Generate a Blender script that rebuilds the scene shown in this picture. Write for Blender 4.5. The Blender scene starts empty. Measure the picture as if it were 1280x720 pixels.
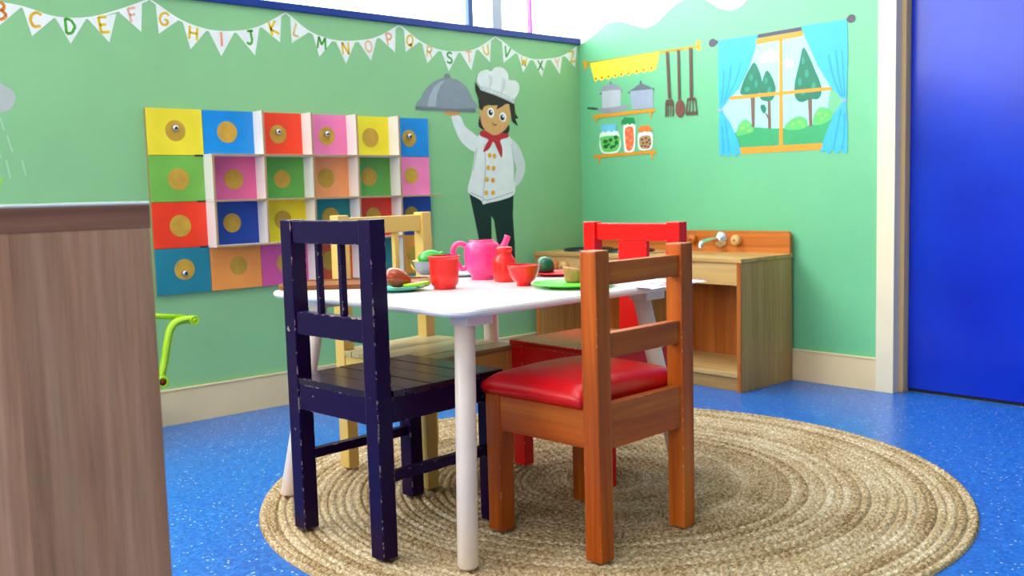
import bpy, bmesh, math, random
from math import sin, cos, pi, radians
from mathutils import Vector, Matrix
random.seed(4)
S = bpy.context.scene
COL = S.collection

# ------------------------------------------------------------------ camera
F = Vector((0.657609, 0.747361, -0.094876)); R = Vector((0.748653, -0.662353, -0.028421)); U = Vector((0.084082, 0.052339, 0.995083))
cam = bpy.data.cameras.new('camera')
camo = bpy.data.objects.new('camera', cam)
COL.objects.link(camo)
m = Matrix((R, U, -F)).transposed().to_4x4()
m.translation = Vector((-3.303298, -3.229707, 0.750000))
camo.matrix_world = m
cam.sensor_width = 36.0
cam.lens = 33.8298
cam.clip_start = 0.05
cam.dof.use_dof = True
cam.dof.focus_distance = 2.05
cam.dof.aperture_fstop = 7.0
S.camera = camo

# ------------------------------------------------------------------ light
S.view_settings.view_transform = 'Standard'
S.view_settings.look = 'None'
S.view_settings.gamma = 1.0
S.view_settings.use_curve_mapping = False
S.view_settings.exposure = 0.30
W = bpy.data.worlds.new('world')
S.world = W
W.use_nodes = True
W.node_tree.nodes['Background'].inputs[0].default_value = (0.93, 0.98, 1.0, 1)
W.node_tree.nodes['Background'].inputs[1].default_value = 8.0


def area(name, loc, target, sx, sy, power, col):
    l = bpy.data.lights.new(name, 'AREA')
    l.shape = 'RECTANGLE'; l.size = sx; l.size_y = sy
    l.energy = power; l.color = col
    o = bpy.data.objects.new(name, l)
    COL.objects.link(o)
    o.location = loc
    o.rotation_euler = (Vector(target) - Vector(loc)).to_track_quat('-Z', 'Y').to_euler()
    return o


area('window_light', (-6.5, -3.2, 1.7), (-1.5, -1.7, 0.5), 3.2, 1.9, 95, (1.0, 0.90, 0.78))
area('ceiling_lamp', (-2.9, -1.9, 2.93), (-2.9, -1.9, 0.0), 1.2, 1.2, 16, (1.0, 0.94, 0.86))
po = area('clerestory_portal', (-2.6, 0.09, 2.24), (-2.6, -1.0, 2.24), 5.2, 1.5, 1, (1, 1, 1))
po.data.cycles.is_portal = True


# ------------------------------------------------------------------ materials
def lin(c):
    c = c / 255.0
    return c / 12.92 if c <= 0.04045 else ((c + 0.055) / 1.055) ** 2.4


def rgb(h):
    return (lin(int(h[0:2], 16)), lin(int(h[2:4], 16)), lin(int(h[4:6], 16)), 1)


class NT:
    def __init__(s, name):
        s.m = bpy.data.materials.new(name)
        s.m.use_nodes = True
        s.t = s.m.node_tree
        s.b = s.t.nodes['Principled BSDF']

    def n(s, typ, **kw):
        nd = s.t.nodes.new(typ)
        for k, v in kw.items():
            if k.startswith('i_'):
                key = k[2:]
                key = int(key) if key.isdigit() else key.replace('_', ' ')
                nd.inputs[key].default_value = v
            else:
                setattr(nd, k, v)
        return nd

    def l(s, a, ao, b, bi):
        s.t.links.new(a.outputs[ao], b.inputs[bi])

    def coords(s, scale=(1, 1, 1), kind='Object'):
        tc = s.n('ShaderNodeTexCoord')
        mp = s.n('ShaderNodeMapping')
        mp.inputs['Scale'].default_value = scale
        s.l(tc, kind, mp, 0)
        return mp

    def ramp(s, stops, src, out=0):
        r = s.n('ShaderNodeValToRGB')
        cr = r.color_ramp
        while len(cr.elements) < len(stops):
            cr.elements.new(0.5)
        for e, (p, c) in zip(cr.elements, stops):
            e.position = p; e.color = c
        s.l(src, out, r, 0)
        return r

    def bump(s, src, out, strength, dist=0.002):
        b = s.n('ShaderNodeBump')
        b.inputs['Strength'].default_value = strength
        b.inputs['Distance'].default_value = dist
        s.l(src, out, b, 'Height')
        s.l(b, 0, s.b, 'Normal')
        return b


CACHE = {}


def flat(h, rough=0.5, spec=0.5, metal=0.0, var=0.0, vscale=8.0, bump=0.0, coat=0.0):
    key = ('flat', h, rough, spec, metal, var, vscale, bump, coat)
    if key in CACHE:
        return CACHE[key]
    t = NT('paint_' + h)
    c = rgb(h)
    t.b.inputs['Base Color'].default_value = c
    t.b.inputs['Roughness'].default_value = rough
    t.b.inputs['Specular IOR Level'].default_value = spec
    t.b.inputs['Metallic'].default_value = metal
    t.b.inputs['Coat Weight'].default_value = coat
    if var or bump:
        mp = t.coords()
        nz = t.n('ShaderNodeTexNoise')
        nz.inputs['Scale'].default_value = vscale
        nz.inputs['Detail'].default_value = 5
        t.l(mp, 0, nz, 'Vector')
        if var:
            lo = tuple(max(0, x * (1 - var)) for x in c[:3]) + (1,)
            hi = tuple(min(1, x * (1 + var)) for x in c[:3]) + (1,)
            r = t.ramp([(0.3, lo), (0.7, hi)], nz)
            t.l(r, 0, t.b, 'Base Color')
        if bump:
            t.bump(nz, 0, bump)
    CACHE[key] = t.m
    return t.m


def wood(name, dark, mid, light, axis, rough=0.4, gs=1.0, contrast=1.0, coat=0.0, wear=None, worn=0.0, board=0.0):
    """long-grained wood; axis = direction of the grain in object space"""
    key = ('wood', name, axis)
    if key in CACHE:
        return CACHE[key]
    t = NT(name + '_' + axis)
    sc = {'x': (1.2, 26, 26), 'y': (26, 1.2, 26), 'z': (26, 26, 1.2)}[axis]
    mp = t.coords(tuple(v * gs for v in sc))
    n1 = t.n('ShaderNodeTexNoise', i_Scale=1.0, i_Detail=6.0, i_Roughness=0.62, i_Distortion=0.6)
    t.l(mp, 0, n1, 'Vector')
    mp2 = t.coords(tuple(v * gs * 4 for v in sc))
    n2 = t.n('ShaderNodeTexNoise', i_Scale=1.0, i_Detail=3.0, i_Roughness=0.6)
    t.l(mp2, 0, n2, 'Vector')
    r = t.ramp([(0.5 - 0.22 / contrast, rgb(dark)), (0.5, rgb(mid)), (0.5 + 0.22 / contrast, rgb(light))], n1)
    mx = t.n('ShaderNodeMix', data_type='RGBA', blend_type='MULTIPLY')
    mx.inputs[0].default_value = 0.35
    r2 = t.ramp([(0.35, (0.45, 0.45, 0.45, 1)), (0.62, (1, 1, 1, 1))], n2)
    t.l(r, 0, mx, 6)
    t.l(r2, 0, mx, 7)
    last, lo = mx, 2
    if board:                                   # edge-glued staves: each strip its own tone
        oi = t.coords({'x': (0.02, 1 / board, 1 / board), 'y': (1 / board, 0.02, 1 / board), 'z': (1 / board, 1 / board, 0.02)}[axis])
        vm = t.n('ShaderNodeVectorMath', operation='FLOOR')
        t.l(oi, 0, vm, 0)
        wn = t.n('ShaderNodeTexWhiteNoise')
        t.l(vm, 0, wn, 0)
        rb = t.ramp([(0.0, (0.72, 0.72, 0.70, 1)), (1.0, (1.0, 1.0, 1.0, 1))], wn)
        m3 = t.n('ShaderNodeMix', data_type='RGBA', blend_type='MULTIPLY')
        m3.inputs[0].default_value = 1.0
        t.l(last, lo, m3, 6); t.l(rb, 0, m3, 7)
        last, lo = m3, 2
    if worn:
        last, lo = chips(t, last, lo, wear, worn)
    t.l(last, lo, t.b, 'Base Color')
    t.b.inputs['Roughness'].default_value = rough
    t.b.inputs['Specular IOR Level'].default_value = 0.3
    t.b.inputs['Coat Weight'].default_value = coat
    t.b.inputs['Coat Roughness'].default_value = 0.25
    t.bump(n2, 0, 0.12, 0.001)
    CACHE[key] = t.m
    return t.m


def chips(t, src, so, wear, amount, specks=0.0):
    """paint knocked off along the edges"""
    bv = t.n('ShaderNodeBevel', samples=4)
    bv.inputs['Radius'].default_value = 0.0045
    geo = t.n('ShaderNodeNewGeometry')
    dt = t.n('ShaderNodeVectorMath', operation='DOT_PRODUCT')
    t.l(bv, 0, dt, 0); t.l(geo, 'Normal', dt, 1)
    e = t.ramp([(0.90, (1, 1, 1, 1)), (0.985, (0, 0, 0, 1))], dt, 1)
    mp = t.coords((1, 1, 1))
    nz = t.n('ShaderNodeTexNoise', i_Scale=55.0, i_Detail=4.0, i_Roughness=0.65)
    t.l(mp, 0, nz, 'Vector')
    g = t.ramp([(0.60 - amount * 0.1, (0, 0, 0, 1)), (0.63 - amount * 0.1, (1, 1, 1, 1))], nz)
    mul = t.n('ShaderNodeMath', operation='MULTIPLY')
    t.l(e, 0, mul, 0); t.l(g, 0, mul, 1)
    n3 = t.n('ShaderNodeTexNoise', i_Scale=38.0, i_Detail=2.0)
    t.l(mp, 0, n3, 'Vector')
    g3 = t.ramp([(0.735, (0, 0, 0, 1)), (0.75, (specks, specks, specks, 1))], n3)
    mxm = t.n('ShaderNodeMath', operation='MAXIMUM')
    t.l(mul, 0, mxm, 0); t.l(g3, 0, mxm, 1)
    mix = t.n('ShaderNodeMix', data_type='RGBA')
    t.l(mxm, 0, mix, 0)
    if hasattr(src, 'outputs'):
        t.l(src, so, mix, 6)
    else:
        mix.inputs[6].default_value = src
    mix.inputs[7].default_value = rgb(wear)
    return mix, 2


def chipped(name, h, wear, amount, rough=0.35, specks=0.0, spec=0.35):
    if name in CACHE:
        return CACHE[name]
    t = NT(name)
    last, lo = chips(t, rgb(h), 0, wear, amount, specks)
    t.b.inputs['Specular IOR Level'].default_value = spec
    t.l(last, lo, t.b, 'Base Color')
    t.b.inputs['Roughness'].default_value = rough
    mp = t.coords((1, 1, 1))
    nz = t.n('ShaderNodeTexNoise', i_Scale=30.0, i_Detail=4.0)
    t.l(mp, 0, nz, 'Vector')
    t.bump(nz, 0, 0.15, 0.002)
    CACHE[name] = t.m
    return t.m


# ------------------------------------------------------------------ objects
def obj(name, mesh, mat, parent=None, smooth=False):
    o = bpy.data.objects.new(name, mesh)
    COL.objects.link(o)
    if mat is not None:
        for mm in (mat if isinstance(mat, (list, tuple)) else [mat]):
            mesh.materials.append(mm)
    if parent is not None:
        o.parent = parent
    if smooth:
        mesh.polygons.foreach_set('use_smooth', [True] * len(mesh.polygons))
    return o


def mesh_of(bm):
    me = bpy.data.meshes.new('mesh')
    bmesh.ops.recalc_face_normals(bm, faces=bm.faces)
    bm.to_mesh(me)
    bm.free()
    return me


def add_box(bm, x0, x1, y0, y1, z0, z1, bev=0.002, mat=None):
    r = bmesh.ops.create_cube(bm, size=1.0)
    vs = r['verts']
    for v in vs:
        v.co = Vector(((x0 + x1) / 2 + v.co.x * (x1 - x0), (y0 + y1) / 2 + v.co.y * (y1 - y0), (z0 + z1) / 2 + v.co.z * (z1 - z0)))
        if mat is not None:
            v.co = mat @ v.co
    if bev:
        es = list({e for v in vs for e in v.link_edges})
        bmesh.ops.bevel(bm, geom=es, offset=bev, segments=2, profile=0.6, affect='EDGES', clamp_overlap=True)


def box(name, parent, mat, x0, x1, y0, y1, z0, z1, bev=0.002, tf=None):
    bm = bmesh.new()
    add_box(bm, min(x0, x1), max(x0, x1), min(y0, y1), max(y0, y1), min(z0, z1), max(z0, z1), bev, tf)
    return obj(name, mesh_of(bm), mat, parent)


def lathe_bm(prof, n=40, center=(0, 0, 0), sx=1.0, sy=1.0, tf=None):
    bm = bmesh.new()
    rings = []
    for r, z in prof:
        if r < 1e-6:
            rings.append([bm.verts.new((center[0], center[1], center[2] + z))])
        else:
            rings.append([bm.verts.new((center[0] + r * sx * cos(2 * pi * k / n), center[1] + r * sy * sin(2 * pi * k / n), center[2] + z)) for k in range(n)])
    for a, b in zip(rings, rings[1:]):
        for k in range(n):
            k2 = (k + 1) % n
            if len(a) == 1 and len(b) == 1:
                continue
            if len(a) == 1:
                bm.faces.new((a[0], b[k], b[k2]))
            elif len(b) == 1:
                bm.faces.new((a[k], b[0], a[k2]))
            else:
                bm.faces.new((a[k], b[k], b[k2], a[k2]))
    if tf is not None:
        bmesh.ops.transform(bm, matrix=tf, verts=bm.verts)
    return bm


def lathe(name, parent, mat, prof, n=40, center=(0, 0, 0), sx=1.0, sy=1.0, tf=None):
    return obj(name, mesh_of(lathe_bm(prof, n, center, sx, sy, tf)), mat, parent, True)


def tube_bm(pts, rads, n=12, flat_=1.0):
    bm = bmesh.new()
    pts = [Vector(p) for p in pts]
    if not isinstance(rads, (list, tuple)):
        rads = [rads] * len(pts)
    rings = []
    up = Vector((0.123, 0.31, 0.94)).normalized()
    for i, p in enumerate(pts):
        d = (pts[min(i + 1, len(pts) - 1)] - pts[max(i - 1, 0)]).normalized()
        a = d.cross(up)
        if a.length < 1e-3:
            a = d.cross(Vector((1, 0, 0)))
        a.normalize()
        b = a.cross(d).normalized()
        up = b
        rings.append([bm.verts.new(p + (a * cos(2 * pi * k / n) + b * sin(2 * pi * k / n) * flat_) * rads[i]) for k in range(n)])
    for A, B in zip(rings, rings[1:]):
        for k in range(n):
            bm.faces.new((A[k], A[(k + 1) % n], B[(k + 1) % n], B[k]))
    bm.faces.new(rings[0]); bm.faces.new(rings[-1][::-1])
    return bm


def tube(name, parent, mat, pts, rads, n=12, flat_=1.0):
    return obj(name, mesh_of(tube_bm(pts, rads, n, flat_)), mat, parent, True)


def catmull(P, closed=False, k=6):
    out = []
    n = len(P)
    rng = range(n) if closed else range(n - 1)
    for i in rng:
        if closed:
            p = [P[(i + j - 1) % n] for j in range(4)]
        else:
            p = [P[max(0, min(n - 1, i + j - 1))] for j in range(4)]
        for s in range(k):
            t = s / k
            out.append(tuple(0.5 * (2 * p[1][c] + (p[2][c] - p[0][c]) * t + (2 * p[0][c] - 5 * p[1][c] + 4 * p[2][c] - p[3][c]) * t * t + (3 * p[1][c] - p[0][c] - 3 * p[2][c] + p[3][c]) * t ** 3) for c in range(len(P[0]))))
    if not closed:
        out.append(tuple(P[-1]))
    return out


def empty(name, loc, label, cat, yaw=0.0, group=None):
    o = bpy.data.objects.new(name, None)
    COL.objects.link(o)
    o.location = loc
    o.rotation_euler = (0, 0, radians(yaw))
    o.empty_display_size = 0.1
    tag(o, label, cat, group)
    return o


def tag(o, label, cat, group=None):
    o['label'] = label
    o['category'] = cat
    if group:
        o['group'] = group
    return o


def struct(o, label=None):
    o['kind'] = 'structure'
    if label:
        o['label'] = label
    return o


# ------------------------------------------------------------------ the setting
# floor: speckled blue vinyl
t = NT('speckled_blue_vinyl')
mp = t.coords()
vo = t.n('ShaderNodeTexVoronoi', i_Scale=62.0)
t.l(mp, 0, vo, 'Vector')
sp = t.ramp([(0.14, (1, 1, 1, 1)), (0.20, (0, 0, 0, 1))], vo, 0)
wn = t.n('ShaderNodeTexWhiteNoise')
t.l(vo, 'Position', wn, 0)
pick = t.ramp([(0.40, (0, 0, 0, 1)), (0.5, (1, 1, 1, 1))], wn, 0)
mu = t.n('ShaderNodeMath', operation='MULTIPLY')
t.l(sp, 0, mu, 0); t.l(pick, 0, mu, 1)
vo2 = t.n('ShaderNodeTexVoronoi', i_Scale=150.0)
t.l(mp, 0, vo2, 'Vector')
base = t.ramp([(0.0, rgb('0d54a4')), (0.5, rgb('1464bc')), (1.0, rgb('3080d0'))], vo2, 'Color')
mx = t.n('ShaderNodeMix', data_type='RGBA')
t.l(mu, 0, mx, 0); t.l(base, 0, mx, 6)
mx.inputs[7].default_value = rgb('b8cce6')
t.l(mx, 2, t.b, 'Base Color')
t.b.inputs['Roughness'].default_value = 0.28
t.b.inputs['Specular IOR Level'].default_value = 0.5
FLOOR = t.m
struct(box('floor', None, FLOOR, -7, 0.3, -7, 0.06, -0.1, 0.0, 0), 'speckled blue vinyl floor with pale flecks')


def wallmat(name, h):
    t = NT(name)
    c = rgb(h)
    mp = t.coords()
    nz = t.n('ShaderNodeTexNoise', i_Scale=2.2, i_Detail=6.0, i_Roughness=0.6)
    t.l(mp, 0, nz, 'Vector')
    r = t.ramp([(0.3, tuple(x * 0.93 for x in c[:3]) + (1,)), (0.7, tuple(x * 1.05 for x in c[:3]) + (1,))], nz)
    t.l(r, 0, t.b, 'Base Color')
    t.b.inputs['Roughness'].default_value = 0.45
    n2 = t.n('ShaderNodeTexNoise', i_Scale=90.0, i_Detail=3.0)
    t.l(mp, 0, n2, 'Vector')
    t.bump(n2, 0, 0.06, 0.002)
    return t.m


GREEN = wallmat('green_wall_paint', '8cc48c')
GREEN_DAYLIT = wallmat('daylit_green_wall_paint', '6cbc8a')  # daylight tint of the right wall is put into this green
CREAM = flat('e6cea0', 0.45, var=0.06, vscale=5)
FRAMEWHITE = flat('e6dabc', 0.4, var=0.03)
struct(box('wall_left', None, GREEN, -7.0, 0.0, 0.0, 0.06, 0, 1.4475, 0), 'low green partition wall carrying the painted bunting and chef')
struct(box('trim_1', None, flat('0f3088', 0.4, var=0.08, vscale=14), -7.0, 0.004, -0.012, 0.072, 1.4475, 1.476, 0.003), 'dark blue rail capping the green partition')
WR = struct(box('wall_right', None, GREEN_DAYLIT, 0.0, 0.12, -1.50, 0.06, 0, 3.0, 0), 'mint green wall with painted kitchen and curtained window')
struct(box('wall_right', None, GREEN_DAYLIT, 0.0, 0.12, -7.0, -2.62, 0, 3.0, 0), 'mint green wall beyond the blue door')
struct(box('wall_right', None, GREEN_DAYLIT, 0.0, 0.12, -2.62, -1.50, 2.2, 3.0, 0), 'wall above the blue door')
struct(box('ceiling', None, flat('f1efe9', 0.7), -7, 0.12, -7, 0.06, 3.0, 3.08, 0), 'white ceiling')
struct(box('wall_back', None, flat('aaa294', 0.6), -7, 0.12, -7.1, -7.0, 0, 3.0, 0), 'plain wall behind the viewer')
struct(box('wall_far', None, flat('d9d6c8', 0.6), -7.1, -7.0, -7, 0.06, 0, 3.0, 0), 'plain wall at the far end of the room')
bl = bmesh.new()
add_box(bl, -7.0, 0, -0.012, 0.0, 0, 0.118, 0.0)
add_box(bl, -7.0, 0, -0.015, 0.0, 0.118, 0.124, 0.0015)
struct(obj('baseboard_left', mesh_of(bl), CREAM), 'cream skirting board below the green partition')
bl = bmesh.new()
add_box(bl, -0.012, 0, -1.495, -0.012, 0, 0.116, 0.0)
add_box(bl, -0.015, 0, -1.495, -0.012, 0.116, 0.122, 0.0015)
struct(obj('baseboard_right', mesh_of(bl), CREAM), 'cream skirting board under the mint wall')
# door frame and door
fr = bmesh.new()
add_box(fr, -0.016, 0.105, -1.561, -1.494, 0, 2.2, 0.002)
add_box(fr, -0.016, 0.105, -2.68, -2.612, 0, 2.2, 0.002)
add_box(fr, -0.016, 0.105, -2.68, -1.494, 2.14, 2.2, 0.002)
struct(obj('trim_2', mesh_of(fr), FRAMEWHITE), 'off white door frame')
struct(box('trim_3', None, flat('d2b27c', 0.45), 0.030, 0.105, -1.575, -1.5605, 0, 2.14, 0.002), 'tan door stop')
t = NT('glossy_blue_door')
mp = t.coords()
nz = t.n('ShaderNodeTexNoise', i_Scale=3.0, i_Detail=5.0)
t.l(mp, 0, nz, 'Vector')
r = t.ramp([(0.3, rgb('0226b0')), (0.7, rgb('0434c6'))], nz)
vo = t.n('ShaderNodeTexNoise', i_Scale=14.0, i_Detail=3.0)
t.l(mp, 0, vo, 'Vector')
g = t.ramp([(0.74, (0, 0, 0, 1)), (0.77, (0.5, 0.5, 0.5, 1))], vo)
mx = t.n('ShaderNodeMix', data_type='RGBA')
t.l(g, 0, mx, 0); t.l(r, 0, mx, 6)
mx.inputs[7].default_value = rgb('03124e')
t.l(mx, 2, t.b, 'Base Color')
t.b.inputs['Roughness'].default_value = 0.2
t.b.inputs['Specular IOR Level'].default_value = 0.35
n2 = t.n('ShaderNodeTexNoise', i_Scale=9.0, i_Detail=3.0)
t.l(mp, 0, n2, 'Vector')
t.bump(n2, 0, 0.05, 0.01)
struct(box('door_1', None, t.m, 0.062, 0.10, -2.605, -1.577, 0.012, 2.135, 0.003), 'glossy royal blue door with scuffs')
dr = bpy.data.objects['door_1']
box('door_gap_shade', dr, flat('0a0b10', 0.7), 0.068, 0.095, -2.605, -1.577, 0.001, 0.0118, 0)  # black strip added to stand in for the dark gap under the door
# glazing above the partition
t = NT('window_glass')
tr = t.n('ShaderNodeBsdfTransparent')
gl = t.n('ShaderNodeBsdfGlossy')
gl.inputs['Roughness'].default_value = 0.02
ms = t.n('ShaderNodeMixShader')
ms.inputs[0].default_value = 0.05
t.l(tr, 0, ms, 1); t.l(gl, 0, ms, 2)
t.l(ms, 0, t.t.nodes['Material Output'], 0)
GLASS = t.m
win = struct(box('window_1', None, GLASS, -7.0, -0.004, 0.040, 0.046, 1.476, 3.0, 0), 'bright glazing above the green partition')
for X, w, h, nm in ((-0.6247, 0.026, '1a4c92', 'blue mullion'), (-0.4748, 0.055, 'aab4c0', 'pale grey mullion'), (-0.2711, 0.011, 'd838cc', 'pink strip')):
    o = box('window_mullion', win, flat(h, 0.4), X - w / 2, X + w / 2, 0.030, 0.056, 1.4765, 3.0, 0.002)
    o['label'] = nm


# ------------------------------------------------------------------ wall painting helpers
def wall_pt(wall, a, b, d):
    return Vector((a, -d, b)) if wall == 'L' else Vector((-d, a, b))


class Mural:
    def __init__(s, name, wall, loc, label, cat):
        s.o = empty(name, wall_pt(wall, loc[0], loc[1], 0.0), label, cat)
        s.wall = wall
        s.base = wall_pt(wall, loc[0], loc[1], 0.0)
        s.layer = 0

    def build(s, name, polys, h, parent=None, layer=None, rough=0.5, split=False):
        """polys: list of outlines in wall metres -> one flat painted patch"""
        if layer is None:
            s.layer += 1
            layer = s.layer
        if split and len(polys) > 1:
            for k_, P in enumerate(polys):
                o = s.build(name, [P], h, parent, layer + 0.02 * k_, rough)
            return o
        d = 0.0003 + 0.00012 * layer
        bm = bmesh.new()
        for P in polys:
            vs = [bm.verts.new(wall_pt(s.wall, a, b, d) - s.base) for a, b in P]
            try:
                f = bm.faces.new(vs)
                f.normal_update()
            except ValueError:
                continue
        bmesh.ops.triangulate(bm, faces=bm.faces)
        me = bpy.data.meshes.new('mesh')
        nrm = Vector((0, -1, 0)) if s.wall == 'L' else Vector((-1, 0, 0))
        for f in bm.faces:
            f.normal_update()
            if f.normal.dot(nrm) < 0:
                f.normal_flip()
        bm.to_mesh(me)
        bm.free()
        mat = h if not isinstance(h, str) else flat(h, rough, 0.4, var=0.05, vscale=20)
        return obj(name, me, mat, parent or s.o)


def stroke(P, w):
    """a brush stroke as an outline"""
    A, B = [], []
    for i, p in enumerate(P):
        q0 = P[max(0, i - 1)]; q1 = P[min(len(P) - 1, i + 1)]
        dx, dy = q1[0] - q0[0], q1[1] - q0[1]
        L = math.hypot(dx, dy) or 1
        nx, ny = -dy / L * w / 2, dx / L * w / 2
        A.append((p[0] + nx, p[1] + ny)); B.append((p[0] - nx, p[1] - ny))
    return A + B[::-1]


def quads(P, w):
    """the same as separate quads (safe for closed or crossing strokes)"""
    return [stroke([a, b], w) for a, b in zip(P, P[1:])]


def oval(cx, cy, rx, ry, n=24, rot=0.0):
    return [(cx + rx * cos(2 * pi * k / n) * cos(rot) - ry * sin(2 * pi * k / n) * sin(rot),
             cy + rx * cos(2 * pi * k / n) * sin(rot) + ry * sin(2 * pi * k / n) * cos(rot)) for k in range(n)]


sm = lambda P: catmull(P, True, 5)

# painted white wave along the top of the mint wall
wv = [(-0.0022, 1.4450), (-0.0808, 1.4708), (-0.1727, 1.5152), (-0.2171, 1.5192), (-0.2655, 1.5155), (-0.3314, 1.4916), (-0.3959, 1.4682), (-0.4415, 1.4684), (-0.4821, 1.4827), (-0.5356, 1.5148), (-0.5792, 1.5377), (-0.6262, 1.5497), (-0.6764, 1.5543), (-0.7335, 1.5317), (-0.7735, 1.5059), (-0.8090, 1.4842), (-0.8597, 1.4697), (-0.9057, 1.4780), (-0.9361, 1.4978), (-0.9956, 1.5307), (-1.0856, 1.5389), (-1.1724, 1.5026), (-1.2398, 1.4703), (-1.3374, 1.4706), (-1.4826, 1.4894)]
bm = bmesh.new()
vs = [bm.verts.new((-0.001, a, b)) for a, b in catmull(wv, False, 5)]
vs += [bm.verts.new((-0.001, wv[-1][0], 2.995)), bm.verts.new((-0.001, 0.06, 2.995)), bm.verts.new((-0.001, 0.06, wv[0][1]))]
bm.faces.new(vs).normal_update()
bmesh.ops.triangulate(bm, faces=bm.faces)
o = obj('painted_wave', mesh_of(bm), flat('f4f4f2', 0.5), WR)
o['label'] = 'white wavy painted top of the wall'

# ---- bunting
BUNT = Mural('painted_bunting', 'L', (-1.3, 1.25), 'painted string of white alphabet flags along the top of the green wall', 'mural')
cords = [[(-2.6729, 1.4233), (-2.5982, 1.4005), (-2.5274, 1.3776), (-2.4217, 1.3677), (-2.3262, 1.3458), (-2.2282, 1.3531), (-2.1322, 1.3856), (-2.0301, 1.4309)],
    [(-2.0233, 1.4333), (-2.0056, 1.4222), (-1.9249, 1.3763), (-1.8290, 1.3518), (-1.7274, 1.3549), (-1.6302, 1.3812), (-1.5276, 1.4390)],
    [(-1.5276, 1.4399), (-1.5078, 1.4302), (-1.4258, 1.3791), (-1.3251, 1.3573), (-1.2248, 1.3637), (-1.1282, 1.3862), (-1.0244, 1.4411)],
    [(-1.0220, 1.4414), (-1.0005, 1.4316), (-0.9197, 1.3860), (-0.8213, 1.3596), (-0.7196, 1.3612), (-0.6233, 1.3811), (-0.5183, 1.4404)],
    [(-0.5154, 1.4407), (-0.4801, 1.4255), (-0.3938, 1.3804), (-0.3041, 1.3596), (-0.2029, 1.3678), (-0.1062, 1.3895), (-0.0126, 1.4390)]]
BUNT.build('cord', [q for c in cords for q in quads(catmull(c, False, 6), 0.006)], 'eef0ec', layer=1)
G = {'B': [[(0, 0), (0, 1), (.6, .95), (.75, .75), (.55, .53), (0, .5)], [(.55, .53), (.85, .3), (.6, .03), (0, 0)]],
     'C': [[(.85, .85), (.5, 1), (.1, .75), (.05, .35), (.35, 0), (.85, .15)]],
     'D': [[(.1, 0), (.1, 1), (.55, .92), (.85, .5), (.55, .06), (.1, 0)]],
     'E': [[(.8, 1), (.1, 1), (.1, 0), (.85, 0)], [(.1, .5), (.65, .52)]],
     'F': [[(.8, 1), (.1, 1), (.1, 0)], [(.1, .52), (.65, .54)]],
     'G': [[(.85, .85), (.5, 1), (.1, .75), (.05, .3), (.4, 0), (.85, .15), (.85, .45), (.5, .45)]],
     'H': [[(.1, 0), (.1, 1)], [(.85, 0), (.85, 1)], [(.1, .5), (.85, .5)]],
     'I': [[(.5, 0), (.5, 1)]],
     'J': [[(.3, 1), (.9, 1)], [(.65, 1), (.65, .25), (.4, 0), (.1, .2)]],
     'K': [[(.1, 0), (.1, 1)], [(.8, 1), (.1, .45), (.85, 0)]],
     'L': [[(.2, 1), (.2, 0), (.8, .05)]],
     'M': [[(0, 0), (.12, 1), (.5, .35), (.88, 1), (1, 0)]],
     'N': [[(.1, 0), (.1, 1), (.85, 0), (.85, 1)]],
     'O': [[(.5, 1), (.1, .75), (.1, .25), (.5, 0), (.88, .25), (.88, .75), (.5, 1)]],
     'P': [[(.15, 0), (.15, 1), (.65, .95), (.82, .72), (.6, .48), (.15, .48)]],
     'Q': [[(.5, 1), (.1, .75), (.1, .25), (.5, 0), (.88, .25), (.88, .75), (.5, 1)], [(.55, .25), (.95, -.05)]],
     'R': [[(.15, 0), (.15, 1), (.65, .95), (.82, .72), (.6, .5), (.15, .48)], [(.45, .48), (.88, 0)]],
     'S': [[(.85, .85), (.5, 1), (.15, .8), (.3, .55), (.7, .45), (.85, .2), (.5, 0), (.1, .15)]],
     'T': [[(.05, 1), (.95, 1)], [(.5, 1), (.5, 0)]],
     'U': [[(.1, 1), (.12, .3), (.45, 0), (.8, .25), (.88, 1)]],
     'V': [[(.05, 1), (.45, 0), (.95, 1)]],
     'W': [[(0, 1), (.25, 0), (.5, .7), (.75, 0), (1, 1)]],
     'X': [[(.05, 0), (.9, 1)], [(.05, 1), (.9, 0)]],
     'Y': [[(.05, 1), (.5, .5), (.95, 1)], [(.5, .5), (.5, 0)]],
     'Z': [[(.1, 1), (.9, 1), (.1, 0), (.95, 0)]]}
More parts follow.
